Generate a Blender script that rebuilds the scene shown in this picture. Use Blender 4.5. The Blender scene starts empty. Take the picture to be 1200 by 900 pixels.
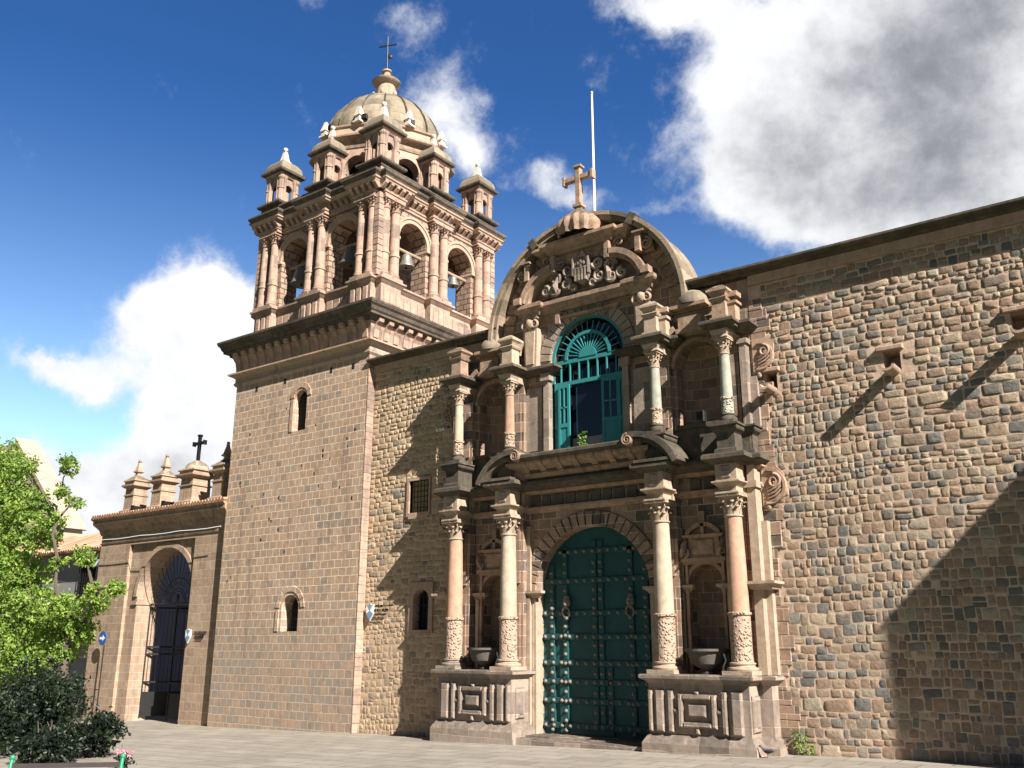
import bpy, math, random
import numpy as np
from mathutils import Matrix, Vector
random.seed(7); RNG = np.random.default_rng(11)
C = bpy.context.scene.collection
S = bpy.context.scene
PI = math.pi
R = math.radians

# ------------------------------------------------------------------ camera
yaw, pit, rol = R(-36.6186), R(15.933), R(0.1657)
fwd = Vector((math.sin(yaw)*math.cos(pit), math.cos(yaw)*math.cos(pit), math.sin(pit)))
rt = Vector((math.cos(yaw), -math.sin(yaw), 0)); up = rt.cross(fwd)
r2 = rt*math.cos(rol) + up*math.sin(rol); u2 = -rt*math.sin(rol) + up*math.cos(rol)
cam = bpy.data.objects.new('camera', bpy.data.cameras.new('camera')); C.objects.link(cam)
M = Matrix((r2, u2, -fwd)).transposed().to_4x4(); M.translation = Vector((14.15, -23, 2.5))
cam.matrix_world = M
cam.data.sensor_width = 36; cam.data.lens = 36*1073.7/1200; cam.data.clip_end = 5000; cam.data.clip_start = .05
S.camera = cam

# ------------------------------------------------------------------ light
SUN = Vector((2.95, -1.0, 2.4)).normalized()           # towards the sun
W = bpy.data.worlds.new('World'); S.world = W; W.use_nodes = True
sl = bpy.data.lights.new('sun', 'SUN'); sl.energy = 5.0; sl.angle = R(.5); sl.color = (1, .94, .85)
so = bpy.data.objects.new('sun', sl); C.objects.link(so); so.location = (30, -20, 40)
so.rotation_euler = SUN.to_track_quat('Z', 'Y').to_euler()
S.view_settings.view_transform = 'Standard'; S.view_settings.look = 'None'
S.view_settings.exposure = 1.38; S.view_settings.gamma = 1
SKY_STRENGTH = .05

class G:
    """terse node building"""
    def __init__(s, nt): s.nt = nt
    def n(s, t, **k):
        x = s.nt.nodes.new(t)
        for a, b in k.items(): setattr(x, a, b)
        return x
    def put(s, sock, v):
        if hasattr(v, 'is_linked') or isinstance(v, bpy.types.NodeSocket): s.nt.links.new(v, sock)
        elif v is not None: sock.default_value = v
    def math(s, op, a, b=None, c=None, clamp=False):
        x = s.n('ShaderNodeMath', operation=op, use_clamp=clamp)
        for i, v in enumerate((a, b, c)):
            if v is not None: s.put(x.inputs[i], v)
        return x.outputs[0]
    def vm(s, op, a, b=None, out=0):
        x = s.n('ShaderNodeVectorMath', operation=op)
        s.put(x.inputs[0], a)
        if b is not None: s.put(x.inputs[3] if op == 'SCALE' else x.inputs[1], b)
        return x.outputs[out]
    def mix(s, f, a, b, blend='MIX'):
        x = s.n('ShaderNodeMix', data_type='RGBA', blend_type=blend)
        s.put(x.inputs[0], f); s.put(x.inputs[6], a); s.put(x.inputs[7], b)
        return x.outputs[2]
    def noise(s, vec, scale, detail=4, rough=.55, dist=0, col=False):
        x = s.n('ShaderNodeTexNoise'); s.put(x.inputs['Vector'], vec)
        x.inputs['Scale'].default_value = scale; x.inputs['Detail'].default_value = detail
        x.inputs['Roughness'].default_value = rough; x.inputs['Distortion'].default_value = dist
        return x.outputs[1 if col else 0]
    def ramp(s, f, stops, interp='LINEAR'):
        x = s.n('ShaderNodeValToRGB'); s.put(x.inputs[0], f); e = x.color_ramp.elements
        x.color_ramp.interpolation = interp
        while len(e) < len(stops): e.new(.5)
        for i, (p, c) in enumerate(stops):
            e[i].position = p; e[i].color = c4(c)
        return x.outputs[0]
    def step(s, f, a, b):
        x = s.n('ShaderNodeMapRange', interpolation_type='SMOOTHSTEP'); s.put(x.inputs[0], f)
        x.inputs[1].default_value = a; x.inputs[2].default_value = b
        return x.outputs[0]
    def xyz(s, v):
        x = s.n('ShaderNodeSeparateXYZ'); s.put(x.inputs[0], v); return x.outputs
    def comb(s, a, b, c):
        x = s.n('ShaderNodeCombineXYZ')
        for i, v in enumerate((a, b, c)): s.put(x.inputs[i], v)
        return x.outputs[0]
def c4(c): return (c, c, c, 1) if not hasattr(c, '__len__') else tuple(c[:3]) + (1,)

# sky: Nishita plus a procedural layer of cumulus, all by direction (azimuth, elevation)
CL = [(-56.1, 17.8, 3.1, 3.5, 1.1, .1), (-59.9, 18.5, 1.8, 1.8, 1, 0), (-55.6, 20.9, 2.8, 1.6, 1, 0), (-56, 14, 2.4, 2.8, 1, .3), (-54.1, 15.7, 3, 4.6, .9, .3),
 (-63.7, 15.1, 2.3, 1.0, .75, 0), (-61.8, 13.8, 1.6, 1, .8, .1), (-65.3, 15.7, 1.3, .5, .5, 0), (-64.3, 9.6, 1.5, 1.4, .9, .1), (-61.5, 8.4, 1.7, 1.6, 1, 0),
 (-61, 6.5, 2.6, 1.0, .9, 0), (-58.4, 9.3, 1.4, 1.7, .9, .05), (-56.3, 10.2, 1.9, 3, .8, .5), (-64.5, 6.5, 2.2, 1.5, .8, .1), (-13.1, 31.4, 9.7, 5.6, 1.2, .7),
 (-19.8, 27.6, 3.6, 2.3, 1, .35), (-7.4, 25.8, 6.6, 3.9, 1.1, .7), (-24.9, 37.6, 4.6, 1.2, .85, .35), (-20.5, 33.4, 2.5, 2.8, 1, .05), (-13.0, 24.6, 3.2, 1.5, .8, .4),
 (-5.6, 33.7, 7.4, 3.7, 1.2, .85), (-43.8, 36.8, 2.2, 1.8, .38, 0), (-49.6, 33.3, 1.7, 1.7, .3, 0), (-50.9, 37.3, 1.8, .9, .25, 0), (-41.2, 32.7, 2.4, 1.7, .72, .1),
 (-39.4, 30.5, 1.9, 1.3, .66, .1), (-34.9, 28.3, 2, 1, .5, 0), (-33.1, 27.2, 1.8, .7, .4, 0), (-37.1, 19.4, 1.2, 1.8, 1, 0), (-20.2, 24.1, 2.1, 1, .3, 0), (-27.4, 26.2, 2.3, .7, .25, 0)]
def make_sky():
    g = G(W.node_tree); nt = W.node_tree
    bg = nt.nodes['Background']
    sky = g.n('ShaderNodeTexSky', sky_type='NISHITA'); sky.sun_disc = False
    sky.sun_elevation = math.asin(SUN.z); sky.sun_rotation = math.atan2(SUN.x, SUN.y)
    sky.altitude = 3400; sky.air_density = 1.0; sky.dust_density = .25; sky.ozone_density = 2.2
    d = g.n('ShaderNodeTexCoord').outputs['Generated']
    x, y, z = g.xyz(d)
    az = g.math('MULTIPLY', g.math('ARCTAN2', x, y), 180/PI)
    el = g.math('MULTIPLY', g.math('ARCSINE', z), 180/PI)
    p0 = g.comb(az, el, 0)
    nz = g.noise(d, 6, 9, .6, 0, True); n0 = g.noise(d, 16, 12, .66, .1)
    warp = g.vm('SCALE', g.vm('SUBTRACT', nz, (.5, .5, .5)), 8.0)
    p = g.vm('MULTIPLY', g.vm('ADD', p0, warp), (1, 1, 0))
    den = None; gr = None
    for a, e, ra, re, w, gy in CL:
        q = g.vm('MULTIPLY', g.vm('SUBTRACT', p, (a, e, 0)), (1/ra, 1/re, 0))
        b = g.math('MULTIPLY', g.math('POWER', 2.718, g.math('MULTIPLY', g.vm('DOT_PRODUCT', q, q, 1), -.8)), w)
        den = b if den is None else g.math('ADD', den, b)
        if gy:
            t = g.math('MULTIPLY', b, gy); gr = t if gr is None else g.math('ADD', gr, t)
    dn = g.math('ADD', den, g.math('MULTIPLY', g.math('SUBTRACT', n0, .5), 1.25))
    mask = g.step(dn, .14, .82)
    light = g.math('ADD', g.math('MULTIPLY', g.noise(g.vm('MULTIPLY', d, (1, 1, 1.8)), 3.2, 8, .6, .15), .62), g.math('MULTIPLY', g.noise(d, 13, 10, .62, .1), .38))
    gd = g.math('ADD', g.math('MULTIPLY', gr, .78), g.math('MULTIPLY', g.math('SUBTRACT', light, .5), 5.5))
    shade = g.step(gd, -.15, 1.75)
    cc = g.mix(shade, (7.8, 7.9, 8.1, 1), (2.2, 2.28, 2.6, 1))
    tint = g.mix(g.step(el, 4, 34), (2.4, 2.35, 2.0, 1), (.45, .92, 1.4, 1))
    skyc = g.vm('SCALE', g.mix(1, sky.outputs[0], tint, 'MULTIPLY'), g.math('ADD', .2, g.math('MULTIPLY', g.step(y, -.25, .35), .8)))  # sky dimmed behind the viewer to cut fill on the facade
    cs = g.vm('SCALE', cc, 1.0)
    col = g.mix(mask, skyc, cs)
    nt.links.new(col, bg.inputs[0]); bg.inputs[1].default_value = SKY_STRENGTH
make_sky()

# ------------------------------------------------------------------ materials
def newmat(name):
    m = bpy.data.materials.new(name); m.use_nodes = True
    return m, G(m.node_tree), m.node_tree.nodes['Principled BSDF']
def bump(g, b, h, strength, dist=.02):
    x = g.n('ShaderNodeBump'); x.inputs['Strength'].default_value = strength; x.inputs['Distance'].default_value = dist
    g.put(x.inputs['Height'], h); g.nt.links.new(x.outputs[0], b.inputs['Normal'])
def lichen(g, col, pos, amt, dark=(.05, .046, .036)):
    """weather growth on faces that look up, broken by noise"""
    nz = g.xyz(g.n('ShaderNodeNewGeometry').outputs['True Normal'])[2]
    k = g.math('MULTIPLY', g.step(nz, .15, .8), g.step(g.noise(pos, 3.5, 6, .65), .32, .55))
    k2 = g.step(g.noise(pos, 1.7, 7, .7, .3), .56, .72)
    k = g.math('MAXIMUM', g.math('MULTIPLY', k, amt), g.math('MULTIPLY', k2, amt*.7))
    return g.mix(k, col, dark + (1,))
def dz(c, f=1.0):
    l = .3*c[0]+.59*c[1]+.11*c[2]; r = [l+(x-l)*f for x in c]; return (r[0]*1.0, r[1]*.96, r[2]*.98)
def stone(name, cols, brick=None, mortar=(.45, .38, .29), msz=.014, bstr=.35, lich=.6, rough=.9, spots=.35, dark=(.05, .046, .036), carve=0, foot=False):
    cols = [dz(c) for c in cols]; mortar = dz(mortar)
    m, g, b = newmat(name)
    geo = g.n('ShaderNodeNewGeometry'); pos = geo.outputs['Position']
    big = g.noise(pos, .55, 5, .6); med = g.noise(pos, 5, 5, .62); fine = g.noise(pos, 38, 4, .65)
    if brick:
        bw, bh = brick
        x, y, z = g.xyz(pos); nx = g.math('ABSOLUTE', g.xyz(geo.outputs['True Normal'])[0])
        s = g.math('GREATER_THAN', nx, .62)
        u = g.math('ADD', g.math('MULTIPLY', x, g.math('SUBTRACT', 1, s)), g.math('MULTIPLY', g.math('ADD', y, .37), s))
        row = g.math('FLOOR', g.math('DIVIDE', z, bh))
        u = g.math('ADD', u, g.math('MULTIPLY', g.math('SINE', g.math('MULTIPLY', row, 12.9)), bw*.31))   # uneven bond
        wob = g.noise(pos, 1.1, 3, .5, 0, True)
        uv = g.vm('ADD', g.comb(u, z, 0), g.vm('SCALE', g.vm('SUBTRACT', wob, (.5, .5, .5)), bh*.16))
        br = g.n('ShaderNodeTexBrick'); g.put(br.inputs['Vector'], uv)
        br.offset = .5; br.squash = 1
        for k, v in (('Color1', (0, 0, 0, 1)), ('Color2', (1, 1, 1, 1)), ('Mortar', (.5, .5, .5, 1)), ('Scale', 1), ('Mortar Size', msz),
                     ('Mortar Smooth', .35), ('Bias', 0), ('Brick Width', bw), ('Row Height', bh)): br.inputs[k].default_value = v
        rnd, mf = br.outputs[0], br.outputs[1]
        key = g.math('ADD', g.math('MULTIPLY', rnd, .72), g.math('ADD', g.math('MULTIPLY', big, .35), g.math('MULTIPLY', med, .25)))
        key = g.math('SUBTRACT', key, .16)
    else:
        key = g.math('ADD', g.math('MULTIPLY', big, .75), g.math('MULTIPLY', med, .5)); key = g.math('SUBTRACT', key, .12)
        mf = None; rnd = .5
    k = len(cols)
    col = g.ramp(key, [(.12 + .76*i/(k-1), c) for i, c in enumerate(cols)])
    v = g.math('ADD', g.math('MULTIPLY', fine, .5), g.math('MULTIPLY', med, .7)); v = g.math('ADD', v, .42)
    col = g.mix(1, col, g.comb(v, v, v), 'MULTIPLY')
    if spots:
        sp = g.step(g.noise(pos, 14, 5, .7), .62, .75); col = g.mix(g.math('MULTIPLY', sp, spots), col, (.06, .045, .035, 1))
    if mf is not None:
        mk = g.math('MULTIPLY', mf, g.step(g.noise(pos, 2.2, 4), .25, .5)); col = g.mix(mk, col, mortar + (1,))
    if lich:
        sv = g.vm('MULTIPLY', pos, (2.6, 2.6, .16)); sk = g.math('MULTIPLY', g.step(g.noise(sv, 1.0, 6, .65, .2), .48, .72), g.step(g.noise(pos, .35, 3), .3, .6))
        col = g.mix(g.math('MULTIPLY', sk, .5), col, (.1, .08, .062, 1))
    if foot:
        zf = g.math('SUBTRACT', 1, g.step(g.math('ADD', g.xyz(pos)[2], g.math('MULTIPLY', g.noise(pos, .8, 4), 3)), 3.0, 6.5))
        col = g.mix(g.math('MULTIPLY', g.math('MULTIPLY', zf, g.step(rnd if brick else med, .1, .8)), .75), col, (.25, .215, .185, 1))
    if lich: col = lichen(g, col, pos, lich, dark)
    g.put(b.inputs['Base Color'], col); b.inputs['Roughness'].default_value = rough
    b.inputs['Specular IOR Level'].default_value = .2
    h = g.math('ADD', g.math('MULTIPLY', fine, .45), g.math('MULTIPLY', med, .8))
    if mf is not None: h = g.math('ADD', g.math('ADD', h, g.math('MULTIPLY', mf, -.55)), g.math('MULTIPLY', rnd, .35))
    if carve:
        vo = g.n('ShaderNodeTexVoronoi'); vo.inputs['Scale'].default_value = carve; g.put(vo.inputs['Vector'], pos)
        h = g.math('ADD', h, g.math('MULTIPLY', g.step(vo.outputs[0], .1, .55), -2.2))
    bump(g, b, h, bstr, .03)
    return m
TAN = [(.25, .215, .18), (.36, .255, .17), (.43, .305, .2), (.36, .235, .15), (.47, .35, .24)]
M_TOWER = stone('tower_ashlar', [(.25, .215, .175), (.33, .245, .175), (.38, .275, .19), (.35, .25, .17), (.4, .305, .22), (.32, .26, .205)], (.37, .285), mortar=(.62, .52, .39), msz=.02, bstr=.4, lich=.2, spots=.3, foot=True)
M_GATE = stone('gateway_ashlar', [(.27, .2, .145), (.34, .255, .18), (.3, .22, .155), (.37, .29, .21)], (.52, .34), mortar=(.45, .37, .28), msz=.014, bstr=.35, lich=.25, spots=.3)
M_PORTAL = stone('portal_ashlar', [(.09, .08, .072), (.17, .13, .1), (.25, .175, .125), (.31, .215, .15), (.26, .19, .14), (.34, .26, .195)], (.48, .31), mortar=(.46, .38, .3), msz=.013, bstr=.5, lich=.45, spots=.5)
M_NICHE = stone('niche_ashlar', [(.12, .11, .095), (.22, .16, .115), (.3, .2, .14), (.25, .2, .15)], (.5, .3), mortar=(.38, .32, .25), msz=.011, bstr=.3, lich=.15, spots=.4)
M_BEL = stone('belfry_stone', [(.2, .155, .125), (.31, .23, .18), (.39, .28, .21), (.36, .245, .185), (.42, .325, .25)], (.75, .42), mortar=(.3, .22, .16), msz=.011, bstr=.3, lich=.35, spots=.3)
M_BELP = stone('belfry_plain_stone', [(.2, .155, .125), (.31, .23, .18), (.39, .28, .21), (.36, .245, .185), (.42, .325, .25)], (2.9, .56), mortar=(.2, .15, .115), msz=.01, bstr=.45, lich=.6, spots=.45)
M_RUST = stone('rusticated_brick', [(.22, .16, .12), (.33, .24, .18), (.38, .27, .2)], (.42, .24), mortar=(.1, .075, .055), msz=.03, bstr=.7, lich=.1)
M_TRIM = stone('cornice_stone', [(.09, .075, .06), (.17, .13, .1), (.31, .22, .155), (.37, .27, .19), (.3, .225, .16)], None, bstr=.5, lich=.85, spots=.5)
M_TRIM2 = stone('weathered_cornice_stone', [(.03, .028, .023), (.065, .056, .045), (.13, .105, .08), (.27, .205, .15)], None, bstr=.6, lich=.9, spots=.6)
M_RIM = stone('lichened_rim_stone', [(.11, .095, .07), (.21, .17, .12), (.31, .25, .175), (.26, .19, .14)], (.7, .5), mortar=(.2, .16, .12), bstr=.5, lich=.5, spots=.5)
M_TRIML = stone('pale_cornice_stone', [(.26, .2, .15), (.39, .3, .225), (.37, .275, .2), (.45, .37, .28)], None, bstr=.4, lich=.75, spots=.4)
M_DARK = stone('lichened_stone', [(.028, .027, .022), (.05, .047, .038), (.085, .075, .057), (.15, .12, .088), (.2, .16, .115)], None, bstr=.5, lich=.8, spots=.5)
M_DOME = stone('dome_stone', [(.13, .115, .085), (.22, .19, .14), (.28, .235, .17), (.19, .165, .12)], (1.1, .42), mortar=(.16, .14, .1), msz=.012, bstr=.35, lich=.35, spots=.5, dark=(.1, .1, .07))
M_PED = stone('pedestal_stone', [(.15, .13, .11), (.25, .205, .165), (.32, .265, .215), (.28, .23, .19)], (.8, .62), mortar=(.42, .36, .28), msz=.01, bstr=.6, lich=.7, spots=.6)
M_COLP = stone('pink_column_stone', [(.33, .2, .135), (.4, .255, .175), (.43, .295, .21)], None, bstr=.2, lich=.1, spots=.15)
M_COLC = stone('cream_column_stone', [(.33, .28, .2), (.39, .33, .245), (.42, .37, .285)], None, bstr=.2, lich=.1, spots=.15)
M_COLG = stone('green_grey_column_stone', [(.22, .23, .19), (.3, .31, .255), (.36, .355, .29)], None, bstr=.2, lich=.2, spots=.2)
M_CARVE = stone('carved_column_stone', [(.3, .225, .165), (.38, .29, .215), (.41, .325, .245)], None, bstr=.8, lich=.1, spots=.2, carve=13)
M_CARVG = stone('carved_grey_stone', [(.24, .24, .2), (.33, .32, .26), (.4, .37, .3)], None, bstr=.8, lich=.1, spots=.2, carve=13)
M_CAP = stone('capital_stone', [(.27, .21, .155), (.36, .285, .21), (.43, .35, .265)], None, bstr=.5, lich=.25, spots=.3)
M_SLATE = stone('slate_stone', [(.06, .055, .05), (.1, .09, .08), (.14, .12, .1)], None, bstr=.3, lich=.1, spots=.2)  # naturally dark stone of the frieze blocks and basins
M_QUOIN = stone('quoin_stone', [(.3, .21, .15), (.4, .28, .2), (.36, .27, .2)], (.5, .38), mortar=(.42, .34, .26), bstr=.4, lich=.1)
M_WHITE = stone('white_finial_stone', [(.5, .44, .36), (.6, .54, .45), (.55, .48, .39)], None, bstr=.25, lich=.25, spots=.2)

def rubble_mat(name, cols, shift=0):
    m, g, b = newmat(name)
    pos = g.n('ShaderNodeNewGeometry').outputs['Position']
    at = g.n('ShaderNodeAttribute'); at.attribute_name = 'tint'
    t = at.outputs['Fac']
    big = g.noise(pos, .35, 4, .6); med = g.noise(pos, 9, 6, .68); fine = g.noise(pos, 45, 5, .7)
    key = g.math('ADD', g.math('MULTIPLY', t, .95), g.math('MULTIPLY', big, .4)); key = g.math('SUBTRACT', key, .18 - shift)
    col = g.ramp(key, [(i/(len(cols)-1), c) for i, c in enumerate(cols)])
    v = g.math('ADD', g.math('MULTIPLY', fine, .7), g.math('MULTIPLY', med, .9)); v = g.math('ADD', v, .22)
    col = g.mix(1, col, g.comb(v, v, v), 'MULTIPLY')
    z = g.xyz(pos)[2]
    st = g.math('MULTIPLY', g.step(g.noise(pos, .5, 6, .6, .3), .52, .75), .35)
    col = g.mix(st, col, (.09, .075, .06, 1))
    g.put(b.inputs['Base Color'], col); b.inputs['Roughness'].default_value = .92; b.inputs['Specular IOR Level'].default_value = .15
    bump(g, b, g.math('ADD', med, g.math('MULTIPLY', fine, .5)), .8, .05)
    return m
RUB = [(.125, .12, .113), (.2, .17, .145), (.29, .205, .15), (.34, .235, .165), (.24, .2, .16), (.39, .3, .215), (.25, .17, .125), (.44, .355, .26), (.2, .19, .172), (.145, .138, .13)]
M_RUB = rubble_mat('rubble_stone', RUB)
M_RUB0 = M_QUOIN
M_RUBL = rubble_mat('rubble_stone_yellow', [(.18, .17, .15), (.36, .27, .175), (.42, .31, .2), (.38, .275, .175), (.47, .36, .24), (.32, .22, .15)])
M_MORT = stone('lime_mortar', [(.38, .285, .21), (.48, .37, .275), (.54, .42, .32)], None, bstr=.8, lich=0, spots=.15)

def plain(name, col, rough=.6, metal=0, var=.3, scale=8, bstr=.15, spec=.4):
    m, g, b = newmat(name)
    pos = g.n('ShaderNodeNewGeometry').outputs['Position']
    n = g.noise(pos, scale, 5, .62); f = g.noise(pos, scale*7, 3, .6)
    v = g.math('ADD', 1-var*.75, g.math('MULTIPLY', g.math('ADD', n, g.math('MULTIPLY', f, .5)), var))
    g.put(b.inputs['Base Color'], g.mix(1, c4(col), g.comb(v, v, v), 'MULTIPLY'))
    b.inputs['Roughness'].default_value = rough; b.inputs['Metallic'].default_value = metal; b.inputs['Specular IOR Level'].default_value = spec
    if bstr: bump(g, b, g.math('ADD', n, g.math('MULTIPLY', f, .6)), bstr, .02)
    return m
M_DOOR = plain('green_door_paint', (.006, .058, .06), .6, 0, .8, 4, .35)
M_STUD = plain('old_bronze', (.17, .145, .125), .75, .0, .5)
M_TEAL = plain('teal_paint', (.03, .2, .21), .5, 0, .35, 6)
M_IRON = plain('black_iron', (.012, .012, .013), .5, .3, .3)
M_BRONZE = plain('bell_bronze', (.2, .19, .165), .5, .5, .5, 4)
M_WOOD = plain('weathered_wood', (.3, .22, .15), .85, 0, .5, 5)
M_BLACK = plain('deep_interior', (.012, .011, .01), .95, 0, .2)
M_GREYW = plain('grey_plaster', (.23, .22, .23), .9, 0, .3, 2)
M_CREAMW = plain('cream_plaster', (.36, .28, .21), .9, 0, .2, 2)
M_WHITEP = plain('white_paint', (.75, .75, .75), .5, 0, .1)
M_COURT = plain('warm_white_plaster', (.8, .66, .5), .9, 0, .25, 1)
M_BLUEP = plain('blue_grey_paint', (.17, .26, .37), .5, 0, .1)
M_ROADB = plain('road_sign_blue', (.03, .09, .28), .4, 0, .15)
M_PINKW = plain('pink_timber', (.34, .2, .15), .8, 0, .3)
M_GREENM = plain('green_bench_iron', (.02, .22, .11), .45, 0, .3)
M_SLAT = plain('dark_bench_slat', (.05, .04, .04), .5, 0, .4)
M_BARK = plain('tree_bark', (.09, .07, .055), .95, 0, .6, 10, .6)
M_TWIG = plain('pale_twig', (.36, .3, .2), .9, 0, .4, 10)
M_STEEL = plain('galvanised_steel', (.5, .5, .5), .4, .6, .2)
M_PIG = plain('pigeon_grey', (.06, .065, .085), .7, 0, .5, 30)
M_PIGD = plain('pigeon_dark', (.015, .015, .02), .6, 0, .3, 30)
M_RED = plain('pigeon_feet_red', (.3, .06, .05), .7)
M_PETAL = plain('pink_petal', (.7, .25, .33), .7, 0, .3, 20)
def glassmat():
    m, g, b = newmat('dark_glass')
    b.inputs['Base Color'].default_value = (.006, .008, .02, 1); b.inputs['Roughness'].default_value = .04; b.inputs['Specular IOR Level'].default_value = .9
    return m
M_GLASS = glassmat()
def leafmat(name, a, bcol, c):
    m, g, b = newmat(name)
    at = g.n('ShaderNodeAttribute'); at.attribute_name = 'tint'
    col = g.ramp(at.outputs['Fac'], [(0, a), (.5, bcol), (1, c)])
    g.put(b.inputs['Base Color'], col); b.inputs['Roughness'].default_value = .5
    tr = g.n('ShaderNodeBsdfTranslucent'); g.put(tr.inputs[0], g.mix(1, col, (1.3, 1.5, .6, 1), 'MULTIPLY'))
    mx = g.n('ShaderNodeMixShader'); mx.inputs[0].default_value = .35
    g.nt.links.new(b.outputs[0], mx.inputs[1]); g.nt.links.new(tr.outputs[0], mx.inputs[2])
    g.nt.links.new(mx.outputs[0], g.nt.nodes['Material Output'].inputs[0])
    return m
M_LEAF = leafmat('bright_leaf', (.08, .14, .02), (.18, .28, .045), (.35, .43, .1))
M_BUSH = leafmat('shade_dark_shrub_leaf', (.004, .01, .006), (.009, .02, .009), (.03, .05, .014))  # leaf colour darkened to paint in the shade of the bed
M_SPRIG = leafmat('weed_leaf', (.08, .16, .03), (.16, .26, .05), (.3, .4, .1))
def tilemat():
    m, g, b = newmat('terracotta_tile')
    pos = g.n('ShaderNodeNewGeometry').outputs['Position']
    at = g.n('ShaderNodeAttribute'); at.attribute_name = 'tint'
    col = g.ramp(g.math('ADD', g.math('MULTIPLY', at.outputs['Fac'], .7), g.math('MULTIPLY', g.noise(pos, 3, 5), .4)), [(.1, (.16, .09, .06)), (.4, (.32, .15, .09)), (.65, (.42, .24, .15)), (.95, (.46, .33, .22))])
    g.put(b.inputs['Base Color'], col); b.inputs['Roughness'].default_value = .9
    return m
M_TILE = tilemat()
def pavemat():
    m, g, b = newmat('stone_paving')
    pos = g.n('ShaderNodeNewGeometry').outputs['Position']
    wob = g.vm('ADD', pos, g.vm('SCALE', g.vm('SUBTRACT', g.noise(pos, 1.2, 3, .5, 0, True), (.5, .5, .5)), .06))
    br = g.n('ShaderNodeTexBrick'); g.put(br.inputs['Vector'], wob); br.offset = .5
    for k, v in (('Color1', (0, 0, 0, 1)), ('Color2', (1, 1, 1, 1)), ('Mortar', (.5, .5, .5, 1)), ('Scale', 1), ('Mortar Size', .026), ('Mortar Smooth', .3), ('Bias', 0), ('Brick Width', 1.15), ('Row Height', .72)): br.inputs[k].default_value = v
    big = g.noise(pos, .35, 5, .6); med = g.noise(pos, 3, 6, .65); fine = g.noise(pos, 40, 4, .7)
    key = g.math('ADD', g.math('MULTIPLY', br.outputs[0], .4), g.math('ADD', g.math('MULTIPLY', big, .5), g.math('MULTIPLY', med, .3)))
    col = g.ramp(key, [(.2, (.155, .135, .11)), (.5, (.215, .192, .16)), (.85, (.26, .235, .2))])
    v = g.math('ADD', .62, g.math('MULTIPLY', g.math('ADD', fine, med), .38)); col = g.mix(1, col, g.comb(v, v, v), 'MULTIPLY')
    col = g.mix(g.math('MULTIPLY', br.outputs[1], .75), col, (.09, .08, .065, 1))
    col = g.mix(g.math('MULTIPLY', g.step(g.noise(pos, .9, 7, .7, .5), .55, .75), .4), col, (.12, .105, .085, 1))
    g.put(b.inputs['Base Color'], col); b.inputs['Roughness'].default_value = .85
    bump(g, b, g.math('ADD', g.math('ADD', g.math('MULTIPLY', fine, .3), med), g.math('MULTIPLY', br.outputs[1], -.8)), .4, .02)
    return m
M_PAVE = pavemat()
M_LAWN = plain('added_dark_lawn', (.07, .09, .03), .95, 0, .6, 3)
M_DARKGROUND = plain('added_dark_ground', (.06, .056, .05), .95, 0, .5, 2)
M_MOSS = plain('moss', (.07, .12, .03), .95, 0, .7, 30, .8)

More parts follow.
